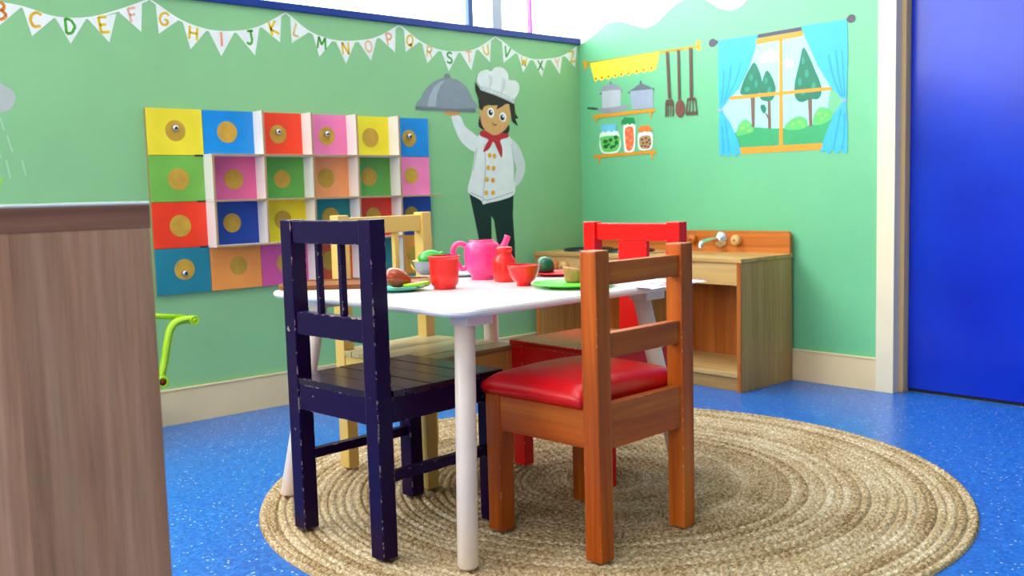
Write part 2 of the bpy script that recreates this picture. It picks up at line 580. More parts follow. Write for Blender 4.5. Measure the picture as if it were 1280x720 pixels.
for ch, tri, colr in [
    ('B', [(-2.5275, 1.3761), (-2.4218, 1.3669), (-2.4888, 1.3032)], 'ec8a3c'),
    ('C', [(-2.4195, 1.3694), (-2.3278, 1.3449), (-2.3973, 1.2816)], 'e3b21e'),
    ('D', [(-2.3263, 1.3450), (-2.2322, 1.3504), (-2.2848, 1.2681)], '4aa83a'),
    ('E', [(-2.2283, 1.3508), (-2.1369, 1.3756), (-2.1653, 1.2818)], 'e8c21a'),
    ('F', [(-2.1307, 1.3841), (-2.0506, 1.4206), (-2.0593, 1.3245)], 'eab49a'),
    ('G', [(-2.0056, 1.4214), (-1.9292, 1.3759), (-2.0009, 1.3239)], 'e6c032'),
    ('H', [(-1.9164, 1.3730), (-1.8308, 1.3516), (-1.8940, 1.2814)], 'e8c21a'),
    ('I', [(-1.8262, 1.3520), (-1.7294, 1.3539), (-1.7840, 1.2659)], 'eba07e'),
    ('J', [(-1.7246, 1.3543), (-1.6322, 1.3801), (-1.6556, 1.2779)], '4aa83a'),
    ('K', [(-1.6253, 1.3807), (-1.5432, 1.4312), (-1.5538, 1.3320)], 'e8c21a'),
    ('L', [(-1.5078, 1.4302), (-1.4310, 1.3804), (-1.5061, 1.3341)], 'dcc07a'),
    ('M', [(-1.4175, 1.3771), (-1.3305, 1.3596), (-1.3934, 1.2916)], '4aa83a'),
    ('N', [(-1.3198, 1.3558), (-1.2305, 1.3633), (-1.2776, 1.2746)], 'e8c21a'),
    ('O', [(-1.2191, 1.3642), (-1.1318, 1.3840), (-1.1630, 1.2939)], 'ecbf9a'),
    ('P', [(-1.1234, 1.3885), (-1.0406, 1.4308), (-1.0476, 1.3344)], 'eeb08a'),
    ('Q', [(-1.0005, 1.4316), (-0.9221, 1.3888), (-0.9963, 1.3402)], 'e8c21a'),
    ('R', [(-0.9136, 1.3825), (-0.8251, 1.3613), (-0.8894, 1.3030)], 'e6c88a'),
    ('S', [(-0.8162, 1.3590), (-0.7223, 1.3610), (-0.7791, 1.2776)], '3c9a4a'),
    ('T', [(-0.7155, 1.3615), (-0.6276, 1.3787), (-0.6575, 1.2884)], 'efb49a'),
    ('U', [(-0.6191, 1.3825), (-0.5417, 1.4257), (-0.5512, 1.3293)], 'e6c032'),
    ('V', [(-0.4801, 1.4255), (-0.3983, 1.3812), (-0.4736, 1.3325)], '4aa83a'),
    ('W', [(-0.3894, 1.3786), (-0.3086, 1.3626), (-0.3594, 1.2986)], 'e8c21a'),
    ('X', [(-0.2965, 1.3579), (-0.2108, 1.3662), (-0.2449, 1.2856)], '3c9a4a'),
    ('Y', [(-0.1901, 1.3710), (-0.1111, 1.3880), (-0.1300, 1.3037)], 'efb49a'),
    ('Z', [(-0.0980, 1.3924), (-0.0144, 1.4354), (-0.0289, 1.3422)], 'e8c21a')]:
    fl = BUNT.build('flag', [tri], 'e9ecea', layer=2)
    (ax, ay), (bx, by), (tx, ty) = tri
    mx_, my_ = (ax + bx) / 2, (ay + by) / 2
    cx_, cy_ = mx_ * 0.68 + tx * 0.32, my_ * 0.68 + ty * 0.32
    wdt = math.hypot(bx - ax, by - ay)
    w_, h_ = wdt * 0.40, wdt * 0.50
    ux, uy = (bx - ax) / wdt, (by - ay) / wdt
    ux, uy = (ux * 0.5 + 0.5, uy * 0.5)
    LL = math.hypot(ux, uy); ux /= LL; uy /= LL
    polys = []
    for st in G[ch]:
        P = [(cx_ + ux * (x - .5) * w_ - uy * (y - .5) * h_, cy_ + uy * (x - .5) * w_ + ux * (y - .5) * h_) for x, y in st]
        polys += quads(P, wdt * 0.095)
    BUNT.build('letter', polys, colr, parent=fl, layer=3)

# ---- chef with a covered dish
CH = Mural('painted_chef', 'L', (-0.62, 0.5), 'painted chef in white jacket and tall hat lifting a domed dish on the green wall', 'mural')
K = lambda nm, polys, h: CH.build(nm, polys, h, split=True)
K('trousers', [[(-0.6925, 0.7757), (-0.6825, 0.7333), (-0.6623, 0.6466), (-0.6422, 0.5533), (-0.6435, 0.4488), (-0.5797, 0.4443), (-0.5725, 0.5496), (-0.5709, 0.6664), (-0.5562, 0.6484), (-0.5427, 0.5598), (-0.5365, 0.4413), (-0.4386, 0.4345), (-0.4378, 0.5424), (-0.4445, 0.6620), (-0.4357, 0.7663)]], '0d2b2c')
K('sleeve', [sm([(-0.4597, 1.0100), (-0.4023, 0.9757), (-0.3691, 0.9167), (-0.3629, 0.8655), (-0.3889, 0.8179), (-0.4252, 0.7922), (-0.4338, 0.8184), (-0.4159, 0.8692), (-0.4358, 0.9317)])], 'd3d9da')
K('sleeve', [sm([(-0.7727, 1.0941), (-0.7270, 1.0933), (-0.6999, 1.0505), (-0.6326, 1.0068), (-0.6253, 0.9670), (-0.6588, 0.9462), (-0.7174, 0.9794), (-0.7514, 1.0269)])], 'e2e6e6')
K('hand', [sm([(-0.8128, 1.1125), (-0.7304, 1.1155), (-0.7369, 1.0986), (-0.7911, 1.0946)])], 'd99a5a')
K('jacket', [sm([(-0.6323, 1.0125), (-0.5822, 1.0295), (-0.4979, 1.0314), (-0.4456, 1.0068), (-0.4321, 0.9459), (-0.4305, 0.8633), (-0.4253, 0.7899), (-0.4394, 0.7545), (-0.5094, 0.7349), (-0.5869, 0.7239), (-0.6159, 0.7189), (-0.6287, 0.7366), (-0.6899, 0.7665), (-0.6977, 0.7906), (-0.6711, 0.8643), (-0.6531, 0.9417)])], 'e6eaea')
K('jacket_seam', [stroke(catmull([(-0.5978, 0.9788), (-0.5959, 0.8755), (-0.6083, 0.7949), (-0.6170, 0.7282)], False, 4), 0.0045), stroke(catmull([(-0.6868, 0.7710), (-0.6237, 0.7491), (-0.5864, 0.7367), (-0.4388, 0.7688)], False, 4), 0.0045), stroke(catmull([(-0.4403, 0.9810), (-0.4307, 0.8987), (-0.4307, 0.8160)], False, 4), 0.0045), stroke(catmull([(-0.6404, 0.9611), (-0.6510, 0.9212), (-0.6652, 0.8642)], False, 4), 0.0045)], 'b7bfc2')
K('neck', [[(-0.5738, 1.0480), (-0.4978, 1.0325), (-0.5065, 1.0091), (-0.5679, 1.0080)]], 'c9935a')
K('hair', [sm([(-0.6090, 1.1097), (-0.6276, 1.0558), (-0.5863, 1.0397), (-0.5732, 1.0652)]), sm([(-0.5054, 1.0358), (-0.4560, 1.0650), (-0.4540, 1.0347), (-0.4861, 1.0153)])], '2c211d')
K('face', [sm([(-0.6180, 1.1434), (-0.5692, 1.1625), (-0.4586, 1.1603), (-0.4410, 1.1273), (-0.4475, 1.0804), (-0.4707, 1.0483), (-0.5058, 1.0265), (-0.5416, 1.0177), (-0.5747, 1.0274), (-0.6066, 1.0563), (-0.6169, 1.0981)])], 'd8a566')
K('cheek', [oval(-0.5951, 1.0817, 0.0166, 0.0137), oval(-0.4937, 1.0593, 0.0156, 0.0105)], 'e0a070')
K('hair', [[(-0.6406, 1.2417), (-0.6392, 1.2046), (-0.6243, 1.1715), (-0.6215, 1.1320), (-0.6055, 1.1201), (-0.5943, 1.1387), (-0.5699, 1.1465), (-0.5426, 1.1453), (-0.5149, 1.1476), (-0.5249, 1.1288), (-0.4967, 1.1402), (-0.4682, 1.1553), (-0.4494, 1.1560), (-0.4415, 1.1156), (-0.4334, 1.0796), (-0.3991, 1.0606), (-0.4139, 1.0919), (-0.3946, 1.0960), (-0.4130, 1.1166), (-0.4178, 1.1573), (-0.4375, 1.1798), (-0.5374, 1.1983), (-0.6048, 1.2120), (-0.6237, 1.2223)]], '2c211d')
K('eye', [oval(-0.5560, 1.1139, 0.0198, 0.0218), oval(-0.4875, 1.0977, 0.0203, 0.0209)], 'f2f2ee')
K('pupil', [oval(-0.5575, 1.1150, 0.0122, 0.0126), oval(-0.4907, 1.0953, 0.0124, 0.0128)], '14181c')
K('eye_glint', [oval(-0.5528, 1.1197, 0.0046, 0.0046), oval(-0.4859, 1.1001, 0.0047, 0.0047)], 'f6f6f6')
K('mouth', [stroke(catmull([(-0.5516, 1.0716), (-0.5443, 1.0637), (-0.5322, 1.0617), (-0.5243, 1.0654)], False, 4), 0.0045)], '8a3a26')
K('scarf', [sm([(-0.6228, 1.0263), (-0.5984, 1.0383), (-0.5446, 1.0176), (-0.5012, 1.0266), (-0.4607, 1.0252), (-0.4612, 1.0100), (-0.5070, 0.9964), (-0.4974, 0.9628), (-0.5022, 0.9208), (-0.5255, 0.9567), (-0.5473, 0.9888), (-0.5713, 0.9596), (-0.6067, 0.9455), (-0.5887, 0.9789), (-0.5758, 0.9986), (-0.6174, 1.0128)])], 'bd2230')
K('button', [oval(-0.5710, 0.9297, 0.0107, 0.0104), oval(-0.5436, 0.9275, 0.0108, 0.0105), oval(-0.5807, 0.8766, 0.0106, 0.0104), oval(-0.5503, 0.8742, 0.0107, 0.0105), oval(-0.5904, 0.8259, 0.0107, 0.0104), oval(-0.5570, 0.8221, 0.0107, 0.0104), oval(-0.5973, 0.7682, 0.0107, 0.0104), oval(-0.5576, 0.7675, 0.0107, 0.0104)], 'efa528')
K('hat', [sm([(-0.6147, 1.2239), (-0.6300, 1.2479), (-0.6153, 1.2825), (-0.5743, 1.2975), (-0.5474, 1.2924), (-0.5223, 1.3112), (-0.4793, 1.3105), (-0.4521, 1.2881), (-0.4454, 1.2607), (-0.4075, 1.2605), (-0.3861, 1.2383), (-0.3937, 1.2052), (-0.4153, 1.1808), (-0.4239, 1.1618), (-0.4612, 1.1753), (-0.5223, 1.1944), (-0.6093, 1.2106)])], 'e3e6e6')
K('hat_shade', [sm([(-0.5646, 1.2766), (-0.5423, 1.2666), (-0.5483, 1.2320), (-0.5672, 1.2139), (-0.5584, 1.2428)]), sm([(-0.4855, 1.2699), (-0.4644, 1.2538), (-0.4784, 1.2127), (-0.4989, 1.2024), (-0.4868, 1.2353)])], 'cfd4d6')
K('hat_band', [[(-0.6146, 1.2262), (-0.5670, 1.2185), (-0.5065, 1.2067), (-0.4170, 1.1784), (-0.4209, 1.1572), (-0.4675, 1.1727), (-0.5301, 1.1906), (-0.6124, 1.2082)]], 'c3cacc')
K('hat_band_dashes', [stroke(catmull([(-0.5971, 1.2169), (-0.5837, 1.2142)], False, 4), 0.0045), stroke(catmull([(-0.5763, 1.2121), (-0.5628, 1.2091)], False, 4), 0.0045), stroke(catmull([(-0.5553, 1.2072), (-0.5418, 1.2040)], False, 4), 0.0045), stroke(catmull([(-0.5342, 1.2023), (-0.5206, 1.1988)], False, 4), 0.0045), stroke(catmull([(-0.5130, 1.1974), (-0.4993, 1.1936)], False, 4), 0.0045), stroke(catmull([(-0.4916, 1.1924), (-0.4778, 1.1884)], False, 4), 0.0045), stroke(catmull([(-0.4700, 1.1874), (-0.4562, 1.1832)], False, 4), 0.0045), stroke(catmull([(-0.4484, 1.1824), (-0.4344, 1.1779)], False, 4), 0.0045)], 'eef0f0')
K('tray', [[(-0.9583, 1.1276), (-0.6423, 1.1300), (-0.6430, 1.1131), (-0.9590, 1.1126)]], '6f7a86')
K('dome', [sm([(-0.9342, 1.1264), (-0.9273, 1.1601), (-0.8942, 1.2048), (-0.8434, 1.2368), (-0.7913, 1.2497), (-0.7392, 1.2439), (-0.6914, 1.2176), (-0.6583, 1.1699), (-0.6512, 1.1297)])], '8a939e')
K('dome_shine', [[(-0.9003, 1.1288), (-0.8877, 1.1684), (-0.8627, 1.2065), (-0.8298, 1.2311), (-0.8045, 1.2380), (-0.8278, 1.2148), (-0.8458, 1.1834), (-0.8579, 1.1283)]], 'aab3bd')
K('dome_knob', [sm([(-0.8069, 1.2466), (-0.8005, 1.2645), (-0.7808, 1.2657), (-0.7744, 1.2496)])], '77818d')

# ---- rain cloud at the far left
RC = Mural('painted_rain_cloud', 'L', (-2.8, 1.0), 'painted grey rain cloud at the left end of the green wall', 'mural')
K = lambda nm, polys, h: RC.build(nm, polys, h, split=True)
K('cloud', [sm([(-2.5705, 1.0982), (-2.5518, 1.1344), (-2.5234, 1.1537), (-2.4973, 1.1362), (-2.4844, 1.1250), (-2.4667, 1.1151), (-2.4570, 1.0946), (-2.4630, 1.0732), (-2.4800, 1.0533), (-2.5038, 1.0459), (-2.5368, 1.0435), (-2.5681, 1.0572)])], 'b9bfbb')
K('rain', [stroke(p, 0.006) for p in [[(-2.5049, 1.0309), (-2.4965, 0.9940)], [(-2.4892, 0.9791), (-2.4778, 0.9279)], [(-2.5383, 1.0227), (-2.5281, 0.9753)], [(-2.5216, 0.9515), (-2.5109, 0.9096)], [(-2.4974, 0.9036), (-2.4890, 0.8490)], [(-2.4525, 0.9037), (-2.4445, 0.8548)]]], 'a9d3ac')
K('leaf', [sm([(-2.5340, 0.8555), (-2.5231, 0.8542), (-2.5106, 0.8444), (-2.5170, 0.8312), (-2.5221, 0.8071), (-2.5379, 0.8013)])], '8fdc4a')

# ---- painted window with curtains
WM = Mural('painted_window', 'R', (-1.1, 0.95), 'painted window with blue curtains and trees on the mint wall', 'mural')
K = lambda nm, polys, h: WM.build(nm, polys, h, split=True)
K('sky', [[(-0.8803, 1.3513), (-0.9847, 1.3385), (-1.1816, 1.3396), (-1.3010, 1.1162), (-1.2668, 0.9081), (-0.9055, 0.9105), (-0.8550, 1.0088), (-0.8108, 1.0788)]], 'a4e8ef')
K('cloud', [sm([(-0.9892, 1.2644), (-1.0184, 1.2819), (-1.0472, 1.2911), (-1.0755, 1.2746), (-1.0774, 1.2478), (-1.0327, 1.2435), (-0.9969, 1.2470)]), sm([(-1.1036, 1.2390), (-1.1240, 1.2453), (-1.1461, 1.2314), (-1.1369, 1.2158), (-1.1091, 1.2167)])], 'd9f4f5')
K('hill', [sm([(-0.8464, 0.9753), (-0.8877, 0.9827), (-0.9583, 0.9963), (-1.0557, 0.9860), (-1.1588, 0.9819), (-1.2489, 0.9920), (-1.3229, 1.0120), (-1.3189, 0.9440), (-1.2624, 0.9005), (-0.8973, 0.9075)])], '3aa56a')
K('bush', [sm([(-0.8825, 0.9695), (-0.8930, 1.0102), (-0.9235, 1.0307), (-0.9504, 1.0144), (-0.9642, 0.9825), (-0.9282, 0.9715)]), sm([(-1.1050, 0.9809), (-1.1237, 1.0070), (-1.1588, 1.0228), (-1.1934, 1.0161), (-1.2061, 0.9896), (-1.1862, 0.9752), (-1.1404, 0.9736)]), sm([(-1.2312, 0.9854), (-1.2347, 1.0262), (-1.2594, 1.0500), (-1.2978, 1.0374), (-1.3100, 1.0131), (-1.2841, 0.9917)])], '5cc06a')
K('bush_leaves', [oval(-0.9081, 0.9965, 0.0122, 0.0076), oval(-0.9334, 1.0073, 0.0090, 0.0067), oval(-0.9433, 0.9856, 0.0090, 0.0059), oval(-1.1404, 0.9961, 0.0092, 0.0064), oval(-1.1726, 1.0017, 0.0091, 0.0064), oval(-1.1862, 0.9863, 0.0073, 0.0056), oval(-1.2533, 1.0270, 0.0097, 0.0071), oval(-1.2840, 1.0206, 0.0087, 0.0063), oval(-1.2665, 1.0064, 0.0079, 0.0054)], '86cf62')
K('trunk', [[(-0.9500, 1.1185), (-0.9708, 1.1166), (-0.9692, 0.9963), (-0.9553, 0.9973)], [(-1.0292, 1.0987), (-1.0427, 1.0975), (-1.0452, 0.9851), (-1.0307, 0.9861)], [(-1.0174, 1.0464), (-1.0233, 1.0492), (-1.0348, 1.0286), (-1.0328, 1.0189)], [(-1.2060, 1.0903), (-1.2239, 1.0886), (-1.2258, 0.9834), (-1.2124, 0.9812)]], '7a5a48')
K('tree', [sm([(-0.9676, 1.2506), (-0.9890, 1.2201), (-1.0034, 1.1751), (-0.9984, 1.1370), (-0.9688, 1.1167), (-0.9341, 1.1267), (-0.9010, 1.1366), (-0.9144, 1.1787), (-0.9417, 1.2231)]), sm([(-1.0248, 1.2127), (-1.0487, 1.1856), (-1.0657, 1.1400), (-1.0561, 1.1020), (-1.0273, 1.0932), (-0.9943, 1.1102), (-1.0044, 1.1709)]), sm([(-1.1861, 1.2793), (-1.2112, 1.2447), (-1.2380, 1.1867), (-1.2557, 1.1481), (-1.2645, 1.1105), (-1.2505, 1.0822), (-1.2132, 1.0841), (-1.1789, 1.0761), (-1.1515, 1.0978), (-1.1506, 1.1537), (-1.1680, 1.2169)]), sm([(-0.9962, 1.0795), (-1.0137, 1.0813), (-1.0233, 1.0624), (-1.0135, 1.0467), (-1.0000, 1.0602)])], '1f7a5c')
K('tree_leaves', [oval(-0.9544, 1.1927, 0.0089, 0.0132), oval(-0.9770, 1.1655, 0.0088, 0.0148), oval(-0.9343, 1.1492, 0.0119, 0.0100), oval(-1.0228, 1.1730, 0.0077, 0.0130), oval(-1.0371, 1.1348, 0.0086, 0.0130), oval(-1.1861, 1.2305, 0.0072, 0.0142), oval(-1.2023, 1.1814, 0.0090, 0.0157), oval(-1.1726, 1.1530, 0.0081, 0.0159), oval(-1.2310, 1.1311, 0.0088, 0.0141), oval(-1.1862, 1.1120, 0.0090, 0.0111)], '2f957a')
K('window_bar', [[(-1.0822, 1.3234), (-1.0972, 1.3230), (-1.0983, 0.9114), (-1.0813, 0.9107)], [(-0.8477, 1.1291), (-1.3053, 1.1219), (-1.3054, 1.1088), (-0.8476, 1.1147)]], 'dd9a2c')
K('window_frame', [[(-0.9759, 1.3397), (-1.1843, 1.3415), (-1.1861, 1.3225), (-0.9758, 1.3185)], [(-0.8974, 0.9194), (-1.2685, 0.9159), (-1.2650, 0.8925), (-0.8973, 0.8939)]], 'f0982a')
K('rod', [[(-0.9858, 1.3571), (-1.1789, 1.3580), (-1.1789, 1.3439), (-0.9857, 1.3433)], [(-0.7683, 1.3608), (-0.7999, 1.3607), (-0.7998, 1.3471), (-0.7681, 1.3463)], [(-1.3612, 1.3605), (-1.3845, 1.3599), (-1.3845, 1.3479), (-1.3612, 1.3485)]], '51485a')
K('finial', [oval(-0.7672, 1.3541, 0.0190, 0.0170), oval(-1.3828, 1.3572, 0.0165, 0.0150)], '51485a')
K('curtain', [[(-0.7957, 1.3587), (-0.9838, 1.3550), (-0.9718, 1.3059), (-0.9438, 1.2353), (-0.8941, 1.1574), (-0.8425, 1.1160), (-0.8098, 1.0823), (-0.7993, 1.0815), (-0.7949, 1.1675)], [(-0.7992, 1.0746), (-0.8181, 1.0679), (-0.8551, 1.0173), (-0.8875, 0.9539), (-0.9054, 0.8952), (-0.8922, 0.8959), (-0.8767, 0.8848), (-0.8582, 0.8977), (-0.8405, 0.8866), (-0.8197, 0.8979), (-0.7996, 0.8903), (-0.7962, 0.9786)], [(-1.1789, 1.3611), (-1.3670, 1.3559), (-1.3701, 1.2459), (-1.3668, 1.0698), (-1.3440, 1.0773), (-1.3010, 1.1239), (-1.2485, 1.2034), (-1.2058, 1.2947)], [(-1.3491, 1.0607), (-1.3643, 1.0593), (-1.3706, 0.9790), (-1.3711, 0.8774), (-1.3602, 0.8718), (-1.3448, 0.8842), (-1.3277, 0.8734), (-1.3104, 0.8884), (-1.2931, 0.8737), (-1.2774, 0.8878), (-1.2598, 0.8809), (-1.2755, 0.9312), (-1.3117, 1.0145)]], '3eb4ee')
K('curtain_fold', [stroke(catmull([(-0.8227, 1.2325), (-0.8167, 1.1482), (-0.8079, 1.0979)], False, 4), 0.0060), stroke(catmull([(-0.8591, 1.2536), (-0.8460, 1.1707), (-0.8216, 1.1052)], False, 4), 0.0060), stroke(catmull([(-0.9049, 1.2565), (-0.8790, 1.1842), (-0.8373, 1.1207)], False, 4), 0.0060), stroke(catmull([(-0.8262, 1.0365), (-0.8381, 0.9758), (-0.8459, 0.9069)], False, 4), 0.0060), stroke(catmull([(-0.8134, 1.0118), (-0.8169, 0.9428), (-0.8197, 0.8996)], False, 4), 0.0060), stroke(catmull([(-1.3220, 1.2522), (-1.3351, 1.1588), (-1.3524, 1.0803)], False, 4), 0.0060), stroke(catmull([(-1.2920, 1.2407), (-1.3138, 1.1534), (-1.3456, 1.0810)], False, 4), 0.0060), stroke(catmull([(-1.3474, 1.2489), (-1.3537, 1.1567), (-1.3592, 1.0797)], False, 4), 0.0060), stroke(catmull([(-1.3441, 1.0350), (-1.3274, 0.9590), (-1.3148, 0.8897)], False, 4), 0.0060), stroke(catmull([(-1.3595, 1.0183), (-1.3573, 0.9415), (-1.3490, 0.8878)], False, 4), 0.0060)], '2a9be2')
K('curtain_tie', [[(-0.7930, 1.0854), (-0.8182, 1.0799), (-0.8181, 1.0713), (-0.7929, 1.0752)], [(-1.3457, 1.0702), (-1.3659, 1.0714), (-1.3677, 1.0621), (-1.3491, 1.0607)]], '8fa4e8')

# ---- painted kitchen shelves
KM = Mural('painted_kitchen_shelves', 'R', (-0.3, 0.95), 'painted shelves with pots and jars below a utensil rail on the mint wall', 'mural')
K = lambda nm, polys, h: KM.build(nm, polys, h, split=nm not in ('fork', 'spatula', 'saucepan_trim', 'stock_pot_trim'))
K('rail', [[(-0.0430, 1.3607), (-0.7024, 1.3562), (-0.7022, 1.3439), (-0.0425, 1.3451)]], 'ac9622')
K('rail_end', [sm([(-0.0236, 1.3700), (-0.0457, 1.3699), (-0.0501, 1.3521), (-0.0446, 1.3336), (-0.0250, 1.3342), (-0.0328, 1.3506)]), sm([(-0.6850, 1.3724), (-0.7065, 1.3726), (-0.7024, 1.3562), (-0.7099, 1.3352), (-0.6904, 1.3331), (-0.6868, 1.3536)])], 'e0a020')
K('valance', [[(-0.0697, 1.3549), (-0.4859, 1.3540), (-0.4767, 1.3109), (-0.4612, 1.2755), (-0.4507, 1.2832), (-0.4344, 1.2721), (-0.4163, 1.2823), (-0.3988, 1.2729), (-0.3771, 1.2835), (-0.3582, 1.2725), (-0.3330, 1.2836), (-0.3104, 1.2712), (-0.2881, 1.2820), (-0.2629, 1.2714), (-0.2448, 1.2801), (-0.2261, 1.2687), (-0.2055, 1.2794), (-0.1842, 1.2681), (-0.1645, 1.2771), (-0.1417, 1.2659), (-0.1229, 1.2765), (-0.1010, 1.2650), (-0.0940, 1.2744)]], 'f4e63a')
K('valance_dots', [oval(-0.1050, 1.2801, 0.0072, 0.0052), oval(-0.1445, 1.2810, 0.0071, 0.0060), oval(-0.1846, 1.2817, 0.0070, 0.0059), oval(-0.2264, 1.2813, 0.0069, 0.0059), oval(-0.2632, 1.2831, 0.0068, 0.0067), oval(-0.3061, 1.2825, 0.0068, 0.0058), oval(-0.3552, 1.2860, 0.0088, 0.0058), oval(-0.3947, 1.2872, 0.0087, 0.0058), oval(-0.4401, 1.2901, 0.0064, 0.0065)], 'c9781e')
K('valance_stitch', [stroke(catmull([(-0.0828, 1.3482), (-0.0913, 1.3480)], False, 4), 0.0033), stroke(catmull([(-0.1033, 1.3481), (-0.1117, 1.3480)], False, 4), 0.0033), stroke(catmull([(-0.1237, 1.3481), (-0.1320, 1.3479)], False, 4), 0.0033), stroke(catmull([(-0.1439, 1.3480), (-0.1522, 1.3479)], False, 4), 0.0033), stroke(catmull([(-0.1640, 1.3480), (-0.1722, 1.3479)], False, 4), 0.0033), stroke(catmull([(-0.1839, 1.3480), (-0.1921, 1.3478)], False, 4), 0.0033), stroke(catmull([(-0.2038, 1.3479), (-0.2119, 1.3478)], False, 4), 0.0033), stroke(catmull([(-0.2234, 1.3479), (-0.2315, 1.3477)], False, 4), 0.0033), stroke(catmull([(-0.2430, 1.3479), (-0.2510, 1.3477)], False, 4), 0.0033), stroke(catmull([(-0.2624, 1.3478), (-0.2704, 1.3477)], False, 4), 0.0033), stroke(catmull([(-0.2817, 1.3478), (-0.2896, 1.3476)], False, 4), 0.0033), stroke(catmull([(-0.3009, 1.3477), (-0.3087, 1.3476)], False, 4), 0.0033), stroke(catmull([(-0.3199, 1.3477), (-0.3277, 1.3476)], False, 4), 0.0033), stroke(catmull([(-0.3388, 1.3477), (-0.3466, 1.3475)], False, 4), 0.0033), stroke(catmull([(-0.3576, 1.3476), (-0.3653, 1.3475)], False, 4), 0.0033), stroke(catmull([(-0.3763, 1.3476), (-0.3839, 1.3475)], False, 4), 0.0033), stroke(catmull([(-0.3948, 1.3476), (-0.4024, 1.3474)], False, 4), 0.0033), stroke(catmull([(-0.4132, 1.3475), (-0.4208, 1.3474)], False, 4), 0.0033), stroke(catmull([(-0.4316, 1.3475), (-0.4391, 1.3474)], False, 4), 0.0033), stroke(catmull([(-0.4497, 1.3475), (-0.4572, 1.3473)], False, 4), 0.0033)], 'd8b81e')
K('saucepan', [[(-0.1405, 1.2214), (-0.2593, 1.2163), (-0.2551, 1.1341), (-0.1431, 1.1404)]], 'b3b9c2')
K('saucepan_lid', [sm([(-0.1333, 1.2204), (-0.1553, 1.2405), (-0.1977, 1.2472), (-0.2346, 1.2391), (-0.2639, 1.2159), (-0.2040, 1.2185)])], '8d939e')
K('saucepan_trim', [[(-0.1884, 1.2473), (-0.1933, 1.2570), (-0.2049, 1.2557), (-0.2093, 1.2460)], [(-0.1284, 1.2140), (-0.1427, 1.2160), (-0.1425, 1.2075), (-0.1305, 1.2035)], [(-0.2593, 1.2147), (-0.2684, 1.2154), (-0.2659, 1.2056), (-0.2591, 1.2063)]], '6d7480')
K('frying_pan', [sm([(-0.1121, 1.1439), (-0.2137, 1.1411), (-0.3031, 1.1459), (-0.2960, 1.1306), (-0.2615, 1.1175), (-0.2014, 1.1140), (-0.1426, 1.1223), (-0.1214, 1.1319)])], '8f99a2')
K('frying_pan_handle', [[(-0.0468, 1.1556), (-0.0858, 1.1522), (-0.1169, 1.1443), (-0.1143, 1.1376), (-0.0854, 1.1401), (-0.0490, 1.1467)]], '44564e')
K('stock_pot', [[(-0.3133, 1.2026), (-0.4469, 1.1991), (-0.4476, 1.1175), (-0.3272, 1.1204)]], '97a2b6')
K('stock_pot_lid', [[(-0.3066, 1.2033), (-0.3292, 1.2110), (-0.3783, 1.2324), (-0.4214, 1.2148), (-0.4512, 1.2003), (-0.3788, 1.2027)]], '626c78')
K('stock_pot_trim', [[(-0.3706, 1.2316), (-0.3752, 1.2426), (-0.3818, 1.2419), (-0.3859, 1.2300)], [(-0.3020, 1.2004), (-0.3155, 1.2007), (-0.3153, 1.1924), (-0.3041, 1.1935)], [(-0.4470, 1.2040), (-0.4555, 1.2015), (-0.4532, 1.1920), (-0.4468, 1.1926)]], '525c66')
K('painted_shelf', [[(-0.0835, 1.1159), (-0.4593, 1.1149), (-0.4590, 1.1010), (-0.0855, 1.0992)], [(-0.0820, 0.9307), (-0.4602, 0.9346), (-0.4611, 0.9206), (-0.0840, 0.9157)]], 'db9422')
K('painted_bracket', [[(-0.1001, 1.1007), (-0.1157, 1.1012), (-0.1080, 1.0809), (-0.1051, 1.0646)], [(-0.4236, 1.1015), (-0.4408, 1.1017), (-0.4361, 1.0808), (-0.4337, 1.0670)], [(-0.1107, 0.9161), (-0.1264, 0.9162), (-0.1210, 0.8956), (-0.1169, 0.8800)], [(-0.4287, 0.9206), (-0.4460, 0.9206), (-0.4414, 0.9027), (-0.4357, 0.8864)]], 'db9422')
K('jar', [sm([(-0.1379, 1.0354), (-0.2285, 1.0344), (-0.2475, 1.0093), (-0.2560, 0.9790), (-0.2484, 0.9513), (-0.2249, 0.9338), (-0.1496, 0.9351), (-0.1263, 0.9581), (-0.1224, 0.9913)])], 'dcefe6')
K('jar', [sm([(-0.2762, 1.0615), (-0.3381, 1.0577), (-0.3427, 1.0114), (-0.3380, 0.9489), (-0.3231, 0.9337), (-0.2915, 0.9328), (-0.2747, 0.9481)])], 'e6f0ea')
K('jar', [sm([(-0.3627, 1.0134), (-0.4348, 1.0135), (-0.4438, 0.9759), (-0.4401, 0.9506), (-0.4269, 0.9381), (-0.3744, 0.9376), (-0.3582, 0.9569)])], 'dfeae2')
K('jar_contents', [sm([(-0.1349, 1.0114), (-0.2394, 1.0098), (-0.2478, 0.9752), (-0.2392, 0.9535), (-0.2157, 0.9411), (-0.1557, 0.9417), (-0.1359, 0.9601), (-0.1294, 0.9866)])], '63c25e')
K('jar_contents', [sm([(-0.2848, 1.0406), (-0.3255, 1.0444), (-0.3337, 1.0078), (-0.3305, 0.9619), (-0.3120, 0.9393), (-0.2895, 0.9473), (-0.2816, 0.9986)])], 'f0663a')
K('jar_contents', [sm([(-0.3712, 0.9962), (-0.4238, 0.9994), (-0.4351, 0.9723), (-0.4293, 0.9512), (-0.4118, 0.9423), (-0.3790, 0.9457), (-0.3661, 0.9632)])], 'b08a62')
K('olives', [oval(-0.1605, 0.9890, 0.0154, 0.0095), oval(-0.1925, 0.9939, 0.0129, 0.0086), oval(-0.2254, 1.0039, 0.0127, 0.0102), oval(-0.1623, 0.9664, 0.0154, 0.0095), oval(-0.1975, 0.9610, 0.0105, 0.0086), oval(-0.2283, 0.9798, 0.0116, 0.0111), oval(-0.2151, 0.9643, 0.0093, 0.0068), oval(-0.1802, 0.9749, 0.0095, 0.0060)], '14692e')
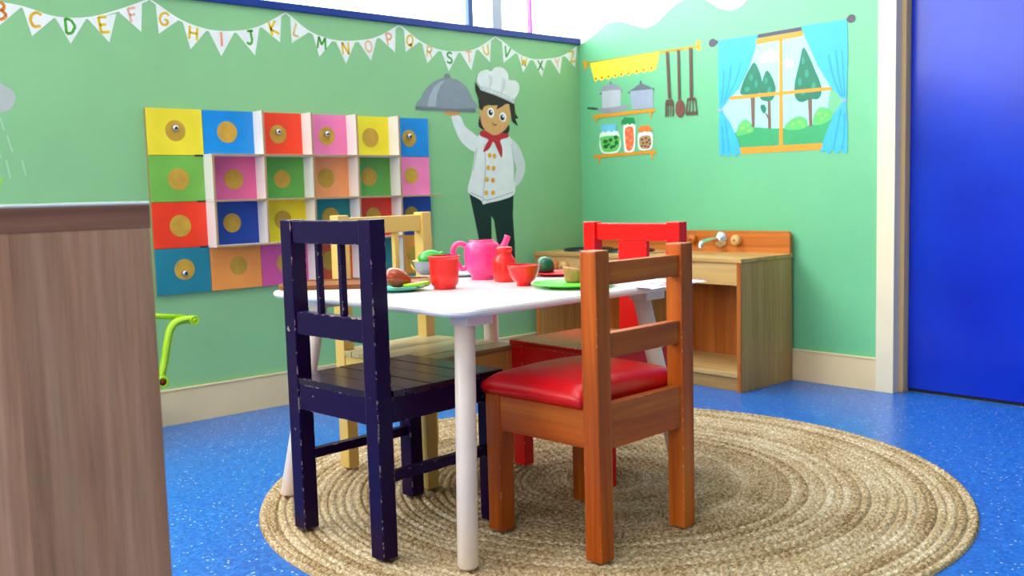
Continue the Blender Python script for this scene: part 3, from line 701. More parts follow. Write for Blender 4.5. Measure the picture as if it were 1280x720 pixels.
K('carrot_pieces', [oval(-0.3027, 1.0309, 0.0113, 0.0076), oval(-0.3204, 1.0129, 0.0100, 0.0084), oval(-0.2929, 0.9979, 0.0091, 0.0075), oval(-0.3152, 0.9838, 0.0112, 0.0076), oval(-0.2944, 0.9640, 0.0102, 0.0076), oval(-0.3157, 0.9560, 0.0090, 0.0067)], 'fa8a5a')
K('beans', [oval(-0.3820, 0.9839, 0.0077, 0.0049), oval(-0.4040, 0.9891, 0.0076, 0.0042), oval(-0.4234, 0.9796, 0.0065, 0.0050), oval(-0.3883, 0.9685, 0.0076, 0.0042), oval(-0.4102, 0.9705, 0.0076, 0.0050), oval(-0.4274, 0.9629, 0.0054, 0.0041), oval(-0.3814, 0.9556, 0.0066, 0.0042), oval(-0.4011, 0.9545, 0.0076, 0.0041), oval(-0.4185, 0.9502, 0.0065, 0.0041)], '5f3a2a')
K('jar_lid', [[(-0.1338, 1.0600), (-0.1531, 1.0672), (-0.2002, 1.0654), (-0.2292, 1.0641), (-0.2298, 1.0394), (-0.2318, 1.0273), (-0.2169, 1.0369), (-0.1992, 1.0287), (-0.1819, 1.0376), (-0.1616, 1.0295), (-0.1475, 1.0382), (-0.1354, 1.0304)]], '6fc0e2')
K('jar_lid', [[(-0.2606, 1.0762), (-0.2814, 1.0906), (-0.3354, 1.0847), (-0.3394, 1.0651), (-0.3403, 1.0534), (-0.3259, 1.0603), (-0.3123, 1.0538), (-0.2978, 1.0616), (-0.2852, 1.0549), (-0.2739, 1.0617), (-0.2624, 1.0574)]], '1d8a4a')
K('jar_lid', [[(-0.3573, 1.0171), (-0.3632, 1.0350), (-0.3755, 1.0441), (-0.4203, 1.0450), (-0.4352, 1.0316), (-0.4414, 1.0164), (-0.4263, 1.0207), (-0.4132, 1.0150), (-0.3981, 1.0210), (-0.3826, 1.0137), (-0.3717, 1.0211)]], 'e07a32')
K('fork', [[(-0.5224, 1.3493), (-0.5379, 1.3481), (-0.5481, 1.1489), (-0.5325, 1.1488)], [(-0.5178, 1.1372), (-0.5242, 1.1463), (-0.5553, 1.1450), (-0.5623, 1.1332), (-0.5621, 1.1204), (-0.5165, 1.1245)], [(-0.5165, 1.1261), (-0.5238, 1.1254), (-0.5229, 1.0722), (-0.5146, 1.0729)], [(-0.5290, 1.1250), (-0.5353, 1.1244), (-0.5344, 1.0729), (-0.5282, 1.0734)], [(-0.5425, 1.1238), (-0.5487, 1.1232), (-0.5479, 1.0727), (-0.5417, 1.0732)], [(-0.5549, 1.1227), (-0.5621, 1.1220), (-0.5623, 1.0723), (-0.5551, 1.0729)]], '5f4238')
K('spoon', [[(-0.5840, 1.3484), (-0.5972, 1.3475), (-0.6001, 1.1361), (-0.5869, 1.1365)]], '5f4238')
K('spoon_bowl', [oval(-0.5966, 1.1022, 0.0252, 0.0374)], '74443a')
K('spatula', [[(-0.6473, 1.3480), (-0.6631, 1.3475), (-0.6643, 1.1412), (-0.6494, 1.1410)], [(-0.6365, 1.1422), (-0.6782, 1.1414), (-0.6820, 1.1301), (-0.6343, 1.1314)], [(-0.6266, 1.0838), (-0.6873, 1.0827), (-0.6881, 1.0685), (-0.6264, 1.0711)], [(-0.6344, 1.1345), (-0.6413, 1.1339), (-0.6346, 1.0808), (-0.6266, 1.0814)], [(-0.6493, 1.1331), (-0.6543, 1.1327), (-0.6486, 1.0796), (-0.6426, 1.0801)], [(-0.6622, 1.1320), (-0.6672, 1.1315), (-0.6685, 1.0795), (-0.6625, 1.0800)], [(-0.6751, 1.1308), (-0.6810, 1.1302), (-0.6882, 1.0795), (-0.6813, 1.0801)]], '5f4238')

# ------------------------------------------------------------------ display board of coloured tiles
X0, X1, Z0, Z1 = -2.068, -0.909, 0.449, 1.077
DB = empty('display_board', (-1.488, 0, Z0), 'wall board of coloured square tiles with gold discs and white open cubbies', 'wall board')
BX, BZ = -1.488, Z0
CW_, CH_ = (X1 - X0) / 6, (Z1 - Z0) / 4
box('back_board', DB, flat('a88a55', 0.6), X0 - BX, X1 - BX, -0.010, -0.0005, 0, Z1 - BZ, 0.0)
TC = [['f4de34', '1288da', 'f2401e', 'f07cb4', 'f2e024', '1288da'],
      ['74b64c', 'e0629e', '5fa848', 'f6a066', '5fa848', 'f07cb4'],
      ['f2381e', '0a3ea6', 'f0dc14', '0a7f86', 'e23a22', '0a3ea6'],
      ['0a7f98', 'f59a4a', 'd8549c', 'd9542c', '0a7f86', 'f0a040']]
KNOB = {(0, 0), (0, 2), (0, 3), (0, 5), (3, 0)}
DISC = flat('c79c38', 0.5, 0.4, var=0.12, vscale=30)
STEEL = flat('c8ccd0', 0.2, 0.5, metal=0.9)
DARKM = flat('1c2026', 0.3)
for r in range(4):
    for c in range(6):
        xa = X0 + c * CW_ - BX; za = Z1 - (r + 1) * CH_ - BZ
        tl = box('tile', DB, flat(TC[r][c], 0.35, var=0.08, vscale=9), xa + 0.0008, xa + CW_ - 0.0008, -0.017, -0.010, za + 0.0008, za + CH_ - 0.0008, 0.001)
        cx_ = xa + CW_ * (0.5 + 0.04 * sin(r * 3 + c * 5)); cz_ = za + CH_ * (0.5 + 0.03 * cos(r * 2 + c * 7))
        rr = CH_ * (0.225 + 0.015 * sin(c * 2 + r))
        tf = Matrix.Translation((cx_, -0.017, cz_)) @ Matrix.Rotation(pi / 2, 4, 'X')
        dk = lathe('disc', tl, DISC, [(0, 0.0006), (rr * 0.99, 0.0006), (rr, 0.0)], 32, tf=tf)
        dk.data.polygons.foreach_set('use_smooth', [False] * len(dk.data.polygons))
        if (r, c) in KNOB:
            tk = Matrix.Translation((cx_ - 0.002, -0.018, cz_ + (0.008 if r == 0 else -0.012))) @ Matrix.Rotation(pi / 2, 4, 'X')
            lathe('knob', tl, STEEL, [(0.0, 0.014), (0.006, 0.014), (0.010, 0.010), (0.011, 0.004), (0.012, 0)], 20, tf=tk)
            tk2 = tk @ Matrix.Translation((0, 0, 0.0142))
            lathe('knob_hole', tl, DARKM, [(0, 0.0006), (0.005, 0.0006), (0.005, 0)], 14, tf=tk2)
CUB = flat('ece6e0', 0.5, var=0.04)
EDGE = flat('b08d62', 0.6)
DEP = 0.085


def cubby(nm, x0, x1, z0, z1, front):
    b = box(nm, DB, CUB, x0 - BX, x1 - BX, -DEP, -0.017, z0 - BZ, z1 - BZ, 0.0005)
    e = box('edge_band', b, EDGE, x0 - BX + 0.0003, x1 - BX - 0.0003, -DEP - 0.0015, -DEP, z0 - BZ + 0.0003, z1 - BZ - 0.0003, 0.0)
    return b


zr = [Z1 - i * CH_ for i in range(5)]
xc = [X0 + i * CW_ for i in range(7)]
TH = 0.004
for i, r0, r1 in ((1, 1, 3), (2, 0, 3), (3, 0, 4), (4, 0, 4), (5, 0, 4)):
    for r in range(r0, r1):
        cubby('divider', xc[i] - TH, xc[i] + TH, zr[r + 1] + TH, zr[r] - (TH if r else 0.001), True)
for rr_, xa, xb in ((1, xc[1] - TH, xc[5] + TH), (2, xc[1] - TH, xc[6] + 0.002), (3, xc[1] - TH, xc[5] + TH)):
    cubby('shelf', xa, xb, zr[rr_] - TH * 0.8, zr[rr_] + TH * 0.8, True)

for i in (1, 2, 3):
    box('slot', DB, DARKM, xc[1] - 0.034 - BX, xc[1] - TH - BX, -0.0185, -0.0168, zr[i] - 0.003 - BZ, zr[i] + 0.003 - BZ, 0.0)

# ------------------------------------------------------------------ play kitchen units
OAK = lambda ax: wood('golden_pine', 'ac7c40', 'cfa060', 'e2b87a', ax, 0.38, 0.8, 0.65, board=0.07)
ORG = lambda ax: wood('orange_pine', 'a0521c', 'c46f2e', 'd98a44', ax, 0.35, 0.7, 0.8)
PALE = lambda ax: wood('pale_pine', 'b98a4e', 'd2a868', 'e3bf86', ax, 0.4, 0.6, 0.7)


def unit(name, y0, y1, label, cat):
    """open front kitchen unit against the mint wall; faces -x"""
    yc = (y0 + y1) / 2
    e = empty(name, (-0.19, yc, 0), label, cat)
    xf, xb = -0.354 + 0.19, -0.018 + 0.19
    h = (y1 - y0) / 2
    box('side_panel', e, OAK('z'), xf, xb, -h, -h + 0.018, 0, 0.482, 0.002)
    box('side_panel', e, OAK('z'), xf, xb, h - 0.018, h, 0, 0.482, 0.002)
    box('back_panel', e, ORG('z'), xb - 0.010, xb, -h + 0.018, h - 0.018, 0.05, 0.482, 0.0)
    box('bottom_shelf', e, PALE('y'), xf + 0.004, xb - 0.010, -h + 0.018, h - 0.018, 0.052, 0.072, 0.002)
    box('plinth', e, OAK('y'), xf + 0.012, xf + 0.028, -h + 0.018, h - 0.018, 0.0, 0.052, 0.001)
    f = box('front_panel', e, PALE('y'), xf + 0.002, xf + 0.018, -h + 0.018, h - 0.018, 0.398, 0.482, 0.002)
    box('face_edge', e, ORG('z'), xf - 0.004, xf, -h, -h + 0.018, 0, 0.482, 0.001)
    box('face_edge', e, ORG('z'), xf - 0.004, xf, h - 0.018, h, 0, 0.482, 0.001)
    box('worktop', e, OAK('y'), xf - 0.006, xb, -h - 0.003, h + 0.003, 0.482, 0.4975, 0.002)
    # splash back with rounded top corners
    bm = bmesh.new()
    P = []
    z0, z1, rd = 0.4975, 0.585, 0.018
    P += [(-h, z0), (-h, z1 - rd)] + [(-h + rd - rd * cos(a), z1 - rd + rd * sin(a)) for a in [pi / 2 * i / 5 for i in range(1, 6)]]
    P += [(h - rd + rd * sin(a), z1 - rd + rd * cos(a)) for a in [pi / 2 * i / 5 for i in range(0, 6)]] + [(h, z0)]
    fv = [bm.verts.new((xb - 0.018, y, z)) for y, z in P]
    ff = bm.faces.new(fv)
    ex = bmesh.ops.extrude_face_region(bm, geom=[ff])
    for v in ex['geom']:
        if isinstance(v, bmesh.types.BMVert):
            v.co.x = xb
    obj('splash_back', mesh_of(bm), ORG('y'), e)
    return e, xf, xb, h, f


CHROME = flat('dfe3e6', 0.08, 0.5, metal=1.0)
SK, xf, xb, h, f = unit('play_sink', -1.150, -0.640, 'wooden play sink unit with chrome tap and round knob against the mint wall', 'play kitchen')
sb = xb - 0.018


def wknob(par, loc, r, mat):
    tf = Matrix.Translation(loc) @ Matrix.Rotation(-pi / 2, 4, 'Y')
    k = lathe('knob', par, mat, [(0, 0.026), (r * 0.85, 0.026), (r, 0.022), (r, 0.003), (r * 0.9, 0.0), (0, 0)], 24, tf=tf)
    lathe('knob_screw', k, DARKM, [(0, 0.0270), (0.004, 0.0268), (0.004, 0.0255)], 10, tf=tf)


Yk = lambda y: y - (-0.895)
wknob(SK, (sb, Yk(-0.9111), 0.5475), 0.021, PALE('y'))
wknob(SK, (sb, Yk(-0.6915), 0.549), 0.019, ORG('y'))
yt = Yk(-0.8266)
tap = lathe('tap', SK, CHROME, [(0, 0.028), (0.014, 0.027), (0.018, 0.022), (0.026, 0.014), (0.034, 0.006), (0.035, 0.0), (0, 0)], 28,
            tf=Matrix.Translation((sb, yt, 0.547)) @ Matrix.Rotation(-pi / 2, 4, 'Y'))
sp_ = [(sb - 0.02, yt, 0.547), (sb - 0.05, yt + 0.002, 0.549), (sb - 0.095, yt + 0.004, 0.545), (sb - 0.118, yt + 0.004, 0.540), (sb - 0.128, yt + 0.004, 0.532), (sb - 0.131, yt + 0.004, 0.520)]
tube('spout', tap, CHROME, catmull(sp_, False, 5), 0.0115, 14)

ST, xf, xb, h, f = unit('play_stove', -0.600, -0.045, 'wooden play stove unit with black hotplate in the room corner', 'play kitchen')
for k_, y_ in enumerate((-0.18, -0.235, -0.36, -0.46)):
    wknob(ST, (xf + 0.002, y_ + 0.3225, 0.436), 0.024, ORG('y') if k_ == 0 else PALE('y'))
HP = flat('15171a', 0.35)
for y_ in (-0.20, -0.44):
    hp = lathe('hotplate', ST, HP, [(0, 0.004), (0.100, 0.004), (0.104, 0.0095), (0.110, 0.0095), (0.113, 0.0)], 40, center=(0.02, y_ + 0.3225, 0.4975))

# ------------------------------------------------------------------ braided rug
RCX, RCY, RR = -1.5025, -1.5335, 0.878
import numpy as np
pitch = 0.0205
nr = int(RR / pitch)
NA, NS = 840, 6
t_ = np.linspace(0, 2 * pi, NA, endpoint=False)
rows = []
rnd = np.random.RandomState(3)
for i in range(nr):
    jit = np.zeros(NA)
    for hmn in (2, 3, 5, 9):
        jit += rnd.randn() * 0.0010 * np.cos(hmn * t_ + rnd.rand() * 6.28)
    zoff = rnd.randn() * 0.0008
    for s in range(NS):
        q = (s / NS)
        rad = RR - (i + q) * pitch + jit * (1 if i else 2.2)
        rad = np.maximum(rad, 0.003)
        ri = RR - (i + 0.5) * pitch
        nch = max(8, int(2 * pi * ri / 0.024))
        prof = math.sqrt(max(0.0, 1 - (2 * q - 1) ** 2))
        ang = t_ * nch + (2.2 * abs(2 * q - 1))
        z = 0.0020 + prof * (0.0074 + 0.0024 * np.sin(ang)) + zoff * prof
        if i == 0 and s == 0:
            z = z * 0 + 0.0005
        rows.append(np.stack([rad * np.cos(t_), rad * np.sin(t_), z], 1))
rows.append(np.stack([0.0 * t_, 0.0 * t_, 0 * t_ + 0.010], 1))
V = np.concatenate(rows)
nrow = len(rows)
ii, jj = np.meshgrid(np.arange(nrow - 1), np.arange(NA), indexing='ij')
j2 = (jj + 1) % NA
FC = np.stack([ii * NA + jj, ii * NA + j2, (ii + 1) * NA + j2, (ii + 1) * NA + jj], -1).reshape(-1, 4)
me = bpy.data.meshes.new('mesh')
me.from_pydata(V.tolist(), [], FC.tolist())
t = NT('jute_braid')
tc = t.n('ShaderNodeTexCoord')
ln = t.n('ShaderNodeVectorMath', operation='LENGTH')
t.l(tc, 'Object', ln, 0)
dv = t.n('ShaderNodeMath', operation='DIVIDE'); dv.inputs[1].default_value = pitch
sb_ = t.n('ShaderNodeMath', operation='SUBTRACT'); sb_.inputs[0].default_value = RR
t.l(ln, 'Value', sb_, 1); t.l(sb_, 0, dv, 0)
flr = t.n('ShaderNodeMath', operation='FLOOR'); t.l(dv, 0, flr, 0)
wn = t.n('ShaderNodeTexWhiteNoise', noise_dimensions='1D'); t.l(flr, 0, wn, 'W')
n1 = t.n('ShaderNodeTexNoise', i_Scale=130.0, i_Detail=3.0, i_Roughness=0.7)
t.l(tc, 'Object', n1, 'Vector')
n2 = t.n('ShaderNodeTexNoise', i_Scale=5.0, i_Detail=4.0)
t.l(tc, 'Object', n2, 'Vector')
n2s = t.n('ShaderNodeMath', operation='MULTIPLY'); n2s.inputs[1].default_value = 0.32
t.l(n2, 0, n2s, 0)
ad = t.n('ShaderNodeMath', operation='MULTIPLY_ADD'); ad.inputs[1].default_value = 0.13
t.l(wn, 'Value', ad, 0); t.l(n2s, 0, ad, 2)
ad2 = t.n('ShaderNodeMath', operation='MULTIPLY_ADD'); ad2.inputs[1].default_value = 0.9
t.l(n1, 0, ad2, 0); t.l(ad, 0, ad2, 2)
mr = t.n('ShaderNodeMapRange'); mr.inputs[1].default_value = 0.50; mr.inputs[2].default_value = 0.86
t.l(ad2, 0, mr, 0)
r = t.ramp([(0.0, rgb('725a3c')), (0.3, rgb('a28660')), (0.65, rgb('c0a984')), (1.0, rgb('e0d2b8'))], mr)
t.l(r, 0, t.b, 'Base Color')
t.b.inputs['Roughness'].default_value = 0.9
t.b.inputs['Specular IOR Level'].default_value = 0.1
t.bump(n1, 0, 0.5, 0.003)
rug = obj('round_rug', me, t.m, None, True)
rug.location = (RCX, RCY, 0)
tag(rug, 'round braided jute rug on the blue floor under the table', 'rug')
ZR = 0.0138           # things on the rug stand here

# ------------------------------------------------------------------ chairs
def legs(e, mat, ex, ey, zt_rear, zt_front, lx, ly, bev=0.003):
    for sx, zt in ((-1, zt_rear), (1, zt_front)):
        for sy in (1, -1):
            box('leg', e, mat, sx * ex, sx * (ex - lx), sy * ey, sy * (ey - ly), 0, zt, bev)


# purple chair (faces +x)
PUR = chipped('chipped_purple_paint', '1c0236', 'cfb9a0', 0.45, 0.30, 0.5, 0.17)
PURS = chipped('chipped_purple_seat', '1a0628', '8f7f8f', 0.2, 0.25, 0.0, 0.45)
z = ZR
e = empty('wooden_chair', (-2.0903, -1.4419, z), 'dark purple wooden chair with chipped edges at the left side of the table', 'chair', 3.7)
ex, ey = 0.175, 0.165
legs(e, PUR, ex, ey, 0.7125 - z, 0.349 - z, 0.038, 0.042)
yi = ey - 0.042
box('top_rail', e, PUR, -ex + 0.004, -ex + 0.030, -yi, yi, 0.661 - z, 0.7105 - z, 0.003)
box('middle_rail', e, PUR, -ex + 0.004, -ex + 0.030, -yi, yi, 0.460 - z, 0.511 - z, 0.003)
for s in (-1, 1):
    y_ = s * yi / 3 * 1.02
    box('spindle', e, PUR, -ex + 0.010, -ex + 0.023, y_ - 0.0065, y_ + 0.0065, 0.511 - z, 0.661 - z, 0.002)
box('apron', e, PUR, -ex + 0.003, -ex + 0.025, -yi, yi, 0.292 - z, 0.349 - z, 0.002)
box('apron', e, PUR, ex - 0.025, ex - 0.003, -yi, yi, 0.295 - z, 0.349 - z, 0.002)
for s in (-1, 1):
    box('apron', e, PUR, -ex + 0.038, ex - 0.038, s * (ey - 0.003), s * (ey - 0.025), 0.295 - z, 0.349 - z, 0.002)
    box('stretcher', e, PUR, -ex + 0.038, ex - 0.038, s * (ey - 0.010), s * (ey - 0.030), 0.169 - z, 0.191 - z, 0.002)
xs = -ex + 0.002
for k_ in range(5):
    w_ = 0.0705
    y_ = yi - 0.001 if k_ == 0 else ey + 0.004
    xa = xs + k_ * w_
    if k_ == 0:
        bm = bmesh.new()
        add_box(bm, xa, xa + 0.0370, -yi + 0.001, yi - 0.001, 0.3492 - z, 0.363 - z, 0.0)
        add_box(bm, xa + 0.0370, xa + w_ - 0.0025, -ey - 0.004, ey + 0.004, 0.3492 - z, 0.363 - z, 0.0015)
        obj('plank', mesh_of(bm), PURS, e)
    else:
        box('plank', e, PURS, xa, xa + w_ - 0.0025, -y_, y_, 0.3492 - z, 0.363 - z - 0.0006 * (k_ % 2), 0.002)

# wood chair with red cushion (faces +y)
HON = lambda ax: wood('honey_stained_wood', '7e2f06', 'b85410', 'd07424', ax, 0.40, 0.8, 0.9, coat=0.0, wear='e0b080', worn=0.05)
e = empty('wooden_chair', (-1.805, -1.774, z), 'honey brown wooden chair with a red padded seat at the front of the table', 'chair', 93.0)
ex, ey = 0.1635, 0.161
legs(e, HON('z'), ex, ey, 0.640 - z, 0.322 - z, 0.042, 0.042, 0.004)
yi = ey - 0.042
box('top_rail', e, HON('y'), -ex + 0.006, -ex + 0.030, -yi - 0.001, yi + 0.001, 0.570 - z, 0.616 - z, 0.003)
box('middle_rail', e, HON('y'), -ex + 0.006, -ex + 0.030, -yi - 0.001, yi + 0.001, 0.424 - z, 0.474 - z, 0.003)
box('apron', e, HON('y'), -ex + 0.005, -ex + 0.027, -yi, yi, 0.240 - z, 0.332 - z, 0.002)
box('apron', e, HON('y'), ex - 0.027, ex - 0.004, -yi, yi, 0.243 - z, 0.322 - z, 0.002)
for s in (-1, 1):
    box('apron', e, HON('x'), -ex + 0.042, ex - 0.042, s * (ey - 0.004), s * (ey - 0.026), 0.243 - z, 0.322 - z, 0.002)
# cushion
bm = bmesh.new()
NX = 18
x0, x1, y1 = -ex + 0.0435, ex + 0.004, ey + 0.005
grid = {}
def cush(u_, v_, top):
    x = x0 + (x1 - x0) * u_; y = -y1 + 2 * y1 * v_
    du = max(0.0, min(1, min(u_, 1 - u_) * 9)); dvv = max(0.0, min(1, min(v_, 1 - v_) * 9))
    rnd_ = math.sqrt(max(0, 1 - (1 - du) ** 2)) * math.sqrt(max(0, 1 - (1 - dvv) ** 2))
    dome = (sin(pi * u_) * sin(pi * v_)) ** 0.6
    return Vector((x, y, (0.3605 - z) - 0.014 + 0.016 * rnd_ + 0.018 * dome if top else 0.3225 - z))
tv = [[bm.verts.new(cush(i / NX, j / NX, True)) for j in range(NX + 1)] for i in range(NX + 1)]
for i in range(NX):
    for j in range(NX):
        bm.faces.new((tv[i][j], tv[i + 1][j], tv[i + 1][j + 1], tv[i][j + 1]))
edge = [tv[i][0] for i in range(NX + 1)] + [tv[NX][j] for j in range(1, NX + 1)] + [tv[i][NX] for i in range(NX - 1, -1, -1)] + [tv[0][j] for j in range(NX - 1, 0, -1)]
lowv = []
for v in edge:
    lowv.append(bm.verts.new((v.co.x * 0.985, v.co.y * 0.985, 0.3225 - z)))
midv = [bm.verts.new((v.co.x * 1.012 if v.co.x > 0 else v.co.x, v.co.y * 1.012, 0.336 - z)) for v in edge]
ne = len(edge)
for k_ in range(ne):
    k2 = (k_ + 1) % ne
    bm.faces.new((edge[k_], midv[k_], midv[k2], edge[k2]))
    bm.faces.new((midv[k_], lowv[k_], lowv[k2], midv[k2]))
bm.faces.new(lowv)
t = NT('red_vinyl')
t.b.inputs['Base Color'].default_value = rgb('d6060e')
t.b.inputs['Roughness'].default_value = 0.33
t.b.inputs['Coat Weight'].default_value = 0.0
mp = t.coords()
nz = t.n('ShaderNodeTexNoise', i_Scale=12.0, i_Detail=3.0)
t.l(mp, 0, nz, 'Vector')
t.bump(nz, 0, 0.12, 0.01)
o = obj('seat_cushion', mesh_of(bm), t.m, e, True)
o['label'] = 'glossy red vinyl seat pad'

# yellow chair (faces the viewer across the table)
YEL = chipped('worn_cream_paint', 'dcb866', 'b98f4e', 0.35, 0.35)
YSEAT = lambda ax: wood('worn_plank', '8d7a4e', 'b9a878', 'd4c79c', ax, 0.3, 0.8, 0.9)
hd = -83.3
hx_, hy_ = cos(radians(hd)), sin(radians(hd))
ex, ey = 0.1795, 0.172
# outer rear corner on the viewer's left stands at (-1.937,-.941): local (-ex, -ey)
lx_, ly_ = -ex, -ey
cx0 = -1.937 - (lx_ * hx_ - ly_ * hy_)
cy0 = -0.933 - (lx_ * hy_ + ly_ * hx_)
e = empty('wooden_chair', (cx0, cy0, z), 'pale yellow wooden chair with plank seat on the far side of the table', 'chair', hd)
legs(e, YEL, ex, ey, 0.7115 - z, 0.328 - z, 0.038, 0.036)
yi = ey - 0.036
box('top_rail', e, YEL, -ex + 0.006, -ex + 0.030, -yi, yi, 0.657 - z, 0.704 - z, 0.003)
box('middle_rail', e, YEL, -ex + 0.006, -ex + 0.030, -yi, yi, 0.470 - z, 0.512 - z, 0.003)
for s in (-1, 1):
    y_ = s * yi / 3
    box('spindle', e, YEL, -ex + 0.010, -ex + 0.026, y_ - 0.008, y_ + 0.008, 0.512 - z, 0.657 - z, 0.002)
box('apron', e, YEL, -ex + 0.003, -ex + 0.025, -yi, yi, 0.272 - z, 0.328 - z, 0.002)
box('apron', e, YEL, ex - 0.025, ex - 0.003, -yi, yi, 0.272 - z, 0.328 - z, 0.002)
for s in (-1, 1):
    box('apron', e, YEL, -ex + 0.038, ex - 0.038, s * (ey - 0.003), s * (ey - 0.025), 0.272 - z, 0.328 - z, 0.002)
for k_ in range(5):
    w_ = 0.0722
    xa = -ex + 0.002 + k_ * w_
    if k_ == 0:
        bm = bmesh.new()
        add_box(bm, xa, xa + 0.037, -yi + 0.001, yi - 0.001, 0.3282 - z, 0.343 - z, 0.0)
        add_box(bm, xa + 0.037, xa + w_ - 0.003, -ey - 0.003, ey + 0.003, 0.3282 - z, 0.343 - z, 0.0015)
        obj('plank', mesh_of(bm), YSEAT('y'), e)
    else:
        box('plank', e, YSEAT('y'), xa, xa + w_ - 0.003, -ey - 0.003, ey + 0.003, 0.3282 - z, 0.343 - z, 0.002)

# red chair (faces -x)
RED = chipped('glossy_red_paint', 'dc0d10', 'e9b8a8', 0.05, 0.28)
e = empty('wooden_chair', (-1.420, -1.440, z), 'bright red wooden chair with one wide back slat on the right of the table', 'chair', 180.0)
ex, ey = 0.163, 0.176
legs(e, RED, ex, ey, 0.6705 - z, 0.345 - z, 0.034, 0.044)
yi = ey - 0.044
box('top_rail', e, RED, -ex + 0.004, -ex + 0.026, -yi, yi, 0.618 - z, 0.666 - z, 0.003)
box('back_slat', e, RED, -ex + 0.008, -ex + 0.022, -0.052, 0.052, 0.345 - z, 0.618 - z, 0.002)
box('apron', e, RED, -ex + 0.003, -ex + 0.025, -yi, yi, 0.275 - z, 0.345 - z, 0.002)
box('apron', e, RED, ex - 0.025, ex - 0.003, -yi, yi, 0.270 - z, 0.345 - z, 0.002)
for s in (-1, 1):
    box('apron', e, RED, -ex + 0.034, ex - 0.034, s * (ey - 0.003), s * (ey - 0.025), 0.270 - z, 0.345 - z, 0.002)
bm = bmesh.new()
add_box(bm, -ex + 0.002, -ex + 0.036, -yi + 0.001, yi - 0.001, 0.3452 - z, 0.360 - z, 0.0)
add_box(bm, -ex + 0.036, ex + 0.004, -ey - 0.003, ey + 0.003, 0.3452 - z, 0.360 - z, 0.003)
obj('seat', mesh_of(bm), chipped('glossy_red_seat', 'c81512', 'e9b8a8', 0.05, 0.18), e)

# ------------------------------------------------------------------ table
TW = flat('f0ecea', 0.22, 0.5, var=0.03, vscale=6, coat=0.2)
TWL = flat('f2e0d2', 0.38, 0.5, var=0.04, vscale=12)
TB = empty('play_table', (-1.8045, -1.4016, z), 'white square play table with rounded corners and splayed legs on the rug', 'table', 1.2)
hx, hy = 0.375, 0.380
TT = 0.5345        # table top height
bm = bmesh.new()
rd = 0.055
P = []
for cx_, cy_, a0 in ((hx - rd, hy - rd, 0), (-hx + rd, hy - rd, pi / 2), (-hx + rd, -hy + rd, pi), (hx - rd, -hy + rd, 1.5 * pi)):
    P += [(cx_ + rd * cos(a0 + pi / 2 * k / 8), cy_ + rd * sin(a0 + pi / 2 * k / 8)) for k in range(9)]
prof = [(0.012, 0), (0.004, 0.002), (0.0, 0.007), (0.0, 0.012), (0.003, 0.0165), (0.009, 0.018)]
rings = []
for ins, zz in prof:
    rings.append([bm.verts.new((x * (1 - ins / hx), y * (1 - ins / hy), TT - z - 0.018 + zz)) for x, y in P])
n_ = len(P)
for A, B in zip(rings, rings[1:]):
    for k_ in range(n_):
        bm.faces.new((A[k_], A[(k_ + 1) % n_], B[(k_ + 1) % n_], B[k_]))
bm.faces.new(rings[-1]); bm.faces.new(rings[0][::-1])
obj('table_top', mesh_of(bm), TW, TB)
for sx in (-1, 1):
    for sy in (1, -1):
        bx_, by_ = sx * 0.283, sy * 0.283
        box('corner_block', TB, TWL, bx_ - 0.018, bx_ + 0.052, by_ - 0.030, by_ + 0.024, TT - z - 0.045, TT - z - 0.0182, 0.002)
        a = Vector((sx * 0.353, sy * 0.353, 0.0005)); b = Vector((bx_, by_, TT - z - 0.0455))
        pts = [a.lerp(b, k) for k in (0, 0.01, 0.5, 1)]
        # flat foot and top
        bm = bmesh.new()
        rr_ = []
        for p, rad in zip(pts, (0.0185, 0.0215, 0.0215, 0.0215)):
            rr_.append([bm.verts.new((p.x + rad * cos(2 * pi * k / 28), p.y + rad * sin(2 * pi * k / 28), p.z)) for k in range(28)])
        for A, B in zip(rr_, rr_[1:]):
            for k in range(28):
                bm.faces.new((A[k], A[(k + 1) % 28], B[(k + 1) % 28], B[k]))
        bm.faces.new(rr_[0][::-1]); bm.faces.new(rr_[-1])
        obj('leg', mesh_of(bm), TWL, TB, True)

# ------------------------------------------------------------------ things on the table
def plas(h, rough=0.3):
    return flat(h, rough, 0.5)


LF = Vector((-0.75, 0.66, 0)); TWD = Vector((-0.66, -0.75, 0))   # along the table towards its left and near sides


def open_vessel(prof_out, wall=0.0018):
    """outer profile bottom->rim, returned with an inside skin"""
    ins = [(max(r - wall, 0.0001), zz + (wall if i == 0 else 0)) for i, (r, zz) in enumerate(prof_out)][::-1]
    return [(0, prof_out[0][1])] + prof_out + ins[:-1] + [(ins[-1][0], prof_out[0][1] + wall * 2), (0, prof_out[0][1] + wall * 2)]


# round-cornered wooden tray
u_ = Vector((0.75, -0.66)); v_ = Vector((0.66, 0.75))
P0 = Vector((-2.1865, -1.0769))
bm = bmesh.new()
TL_, TD_ = 0.375, 0.175
outl = []
for cx_, cy_, a0, rd_ in ((TL_ - 0.03, TD_ - 0.03, 0, 0.03), (0.05, TD_ - 0.05, pi / 2, 0.05), (0.05, 0.05, pi, 0.05), (TL_ - 0.03, 0.03, 1.5 * pi, 0.03)):
    outl += [(cx_ + rd_ * cos(a0 + pi / 2 * k / 7) - TL_ / 2, cy_ + rd_ * sin(a0 + pi / 2 * k / 7) - TD_ / 2) for k in range(8)]
rings = []
for ins, zz in ((0.001, 0), (0, 0.001), (0, 0.011), (0.001, 0.012), (0.006, 0.012), (0.007, 0.008)):
    rings.append([bm.verts.new((x * (1 - 2 * ins / TL_), y * (1 - 2 * ins / TD_), zz)) for x, y in outl])
n_ = len(outl)
for A, B in zip(rings, rings[1:]):
    for k_ in range(n_):
        bm.faces.new((A[k_], A[(k_ + 1) % n_], B[(k_ + 1) % n_], B[k_]))
bm.faces.new(rings[-1]); bm.faces.new(rings[0][::-1])
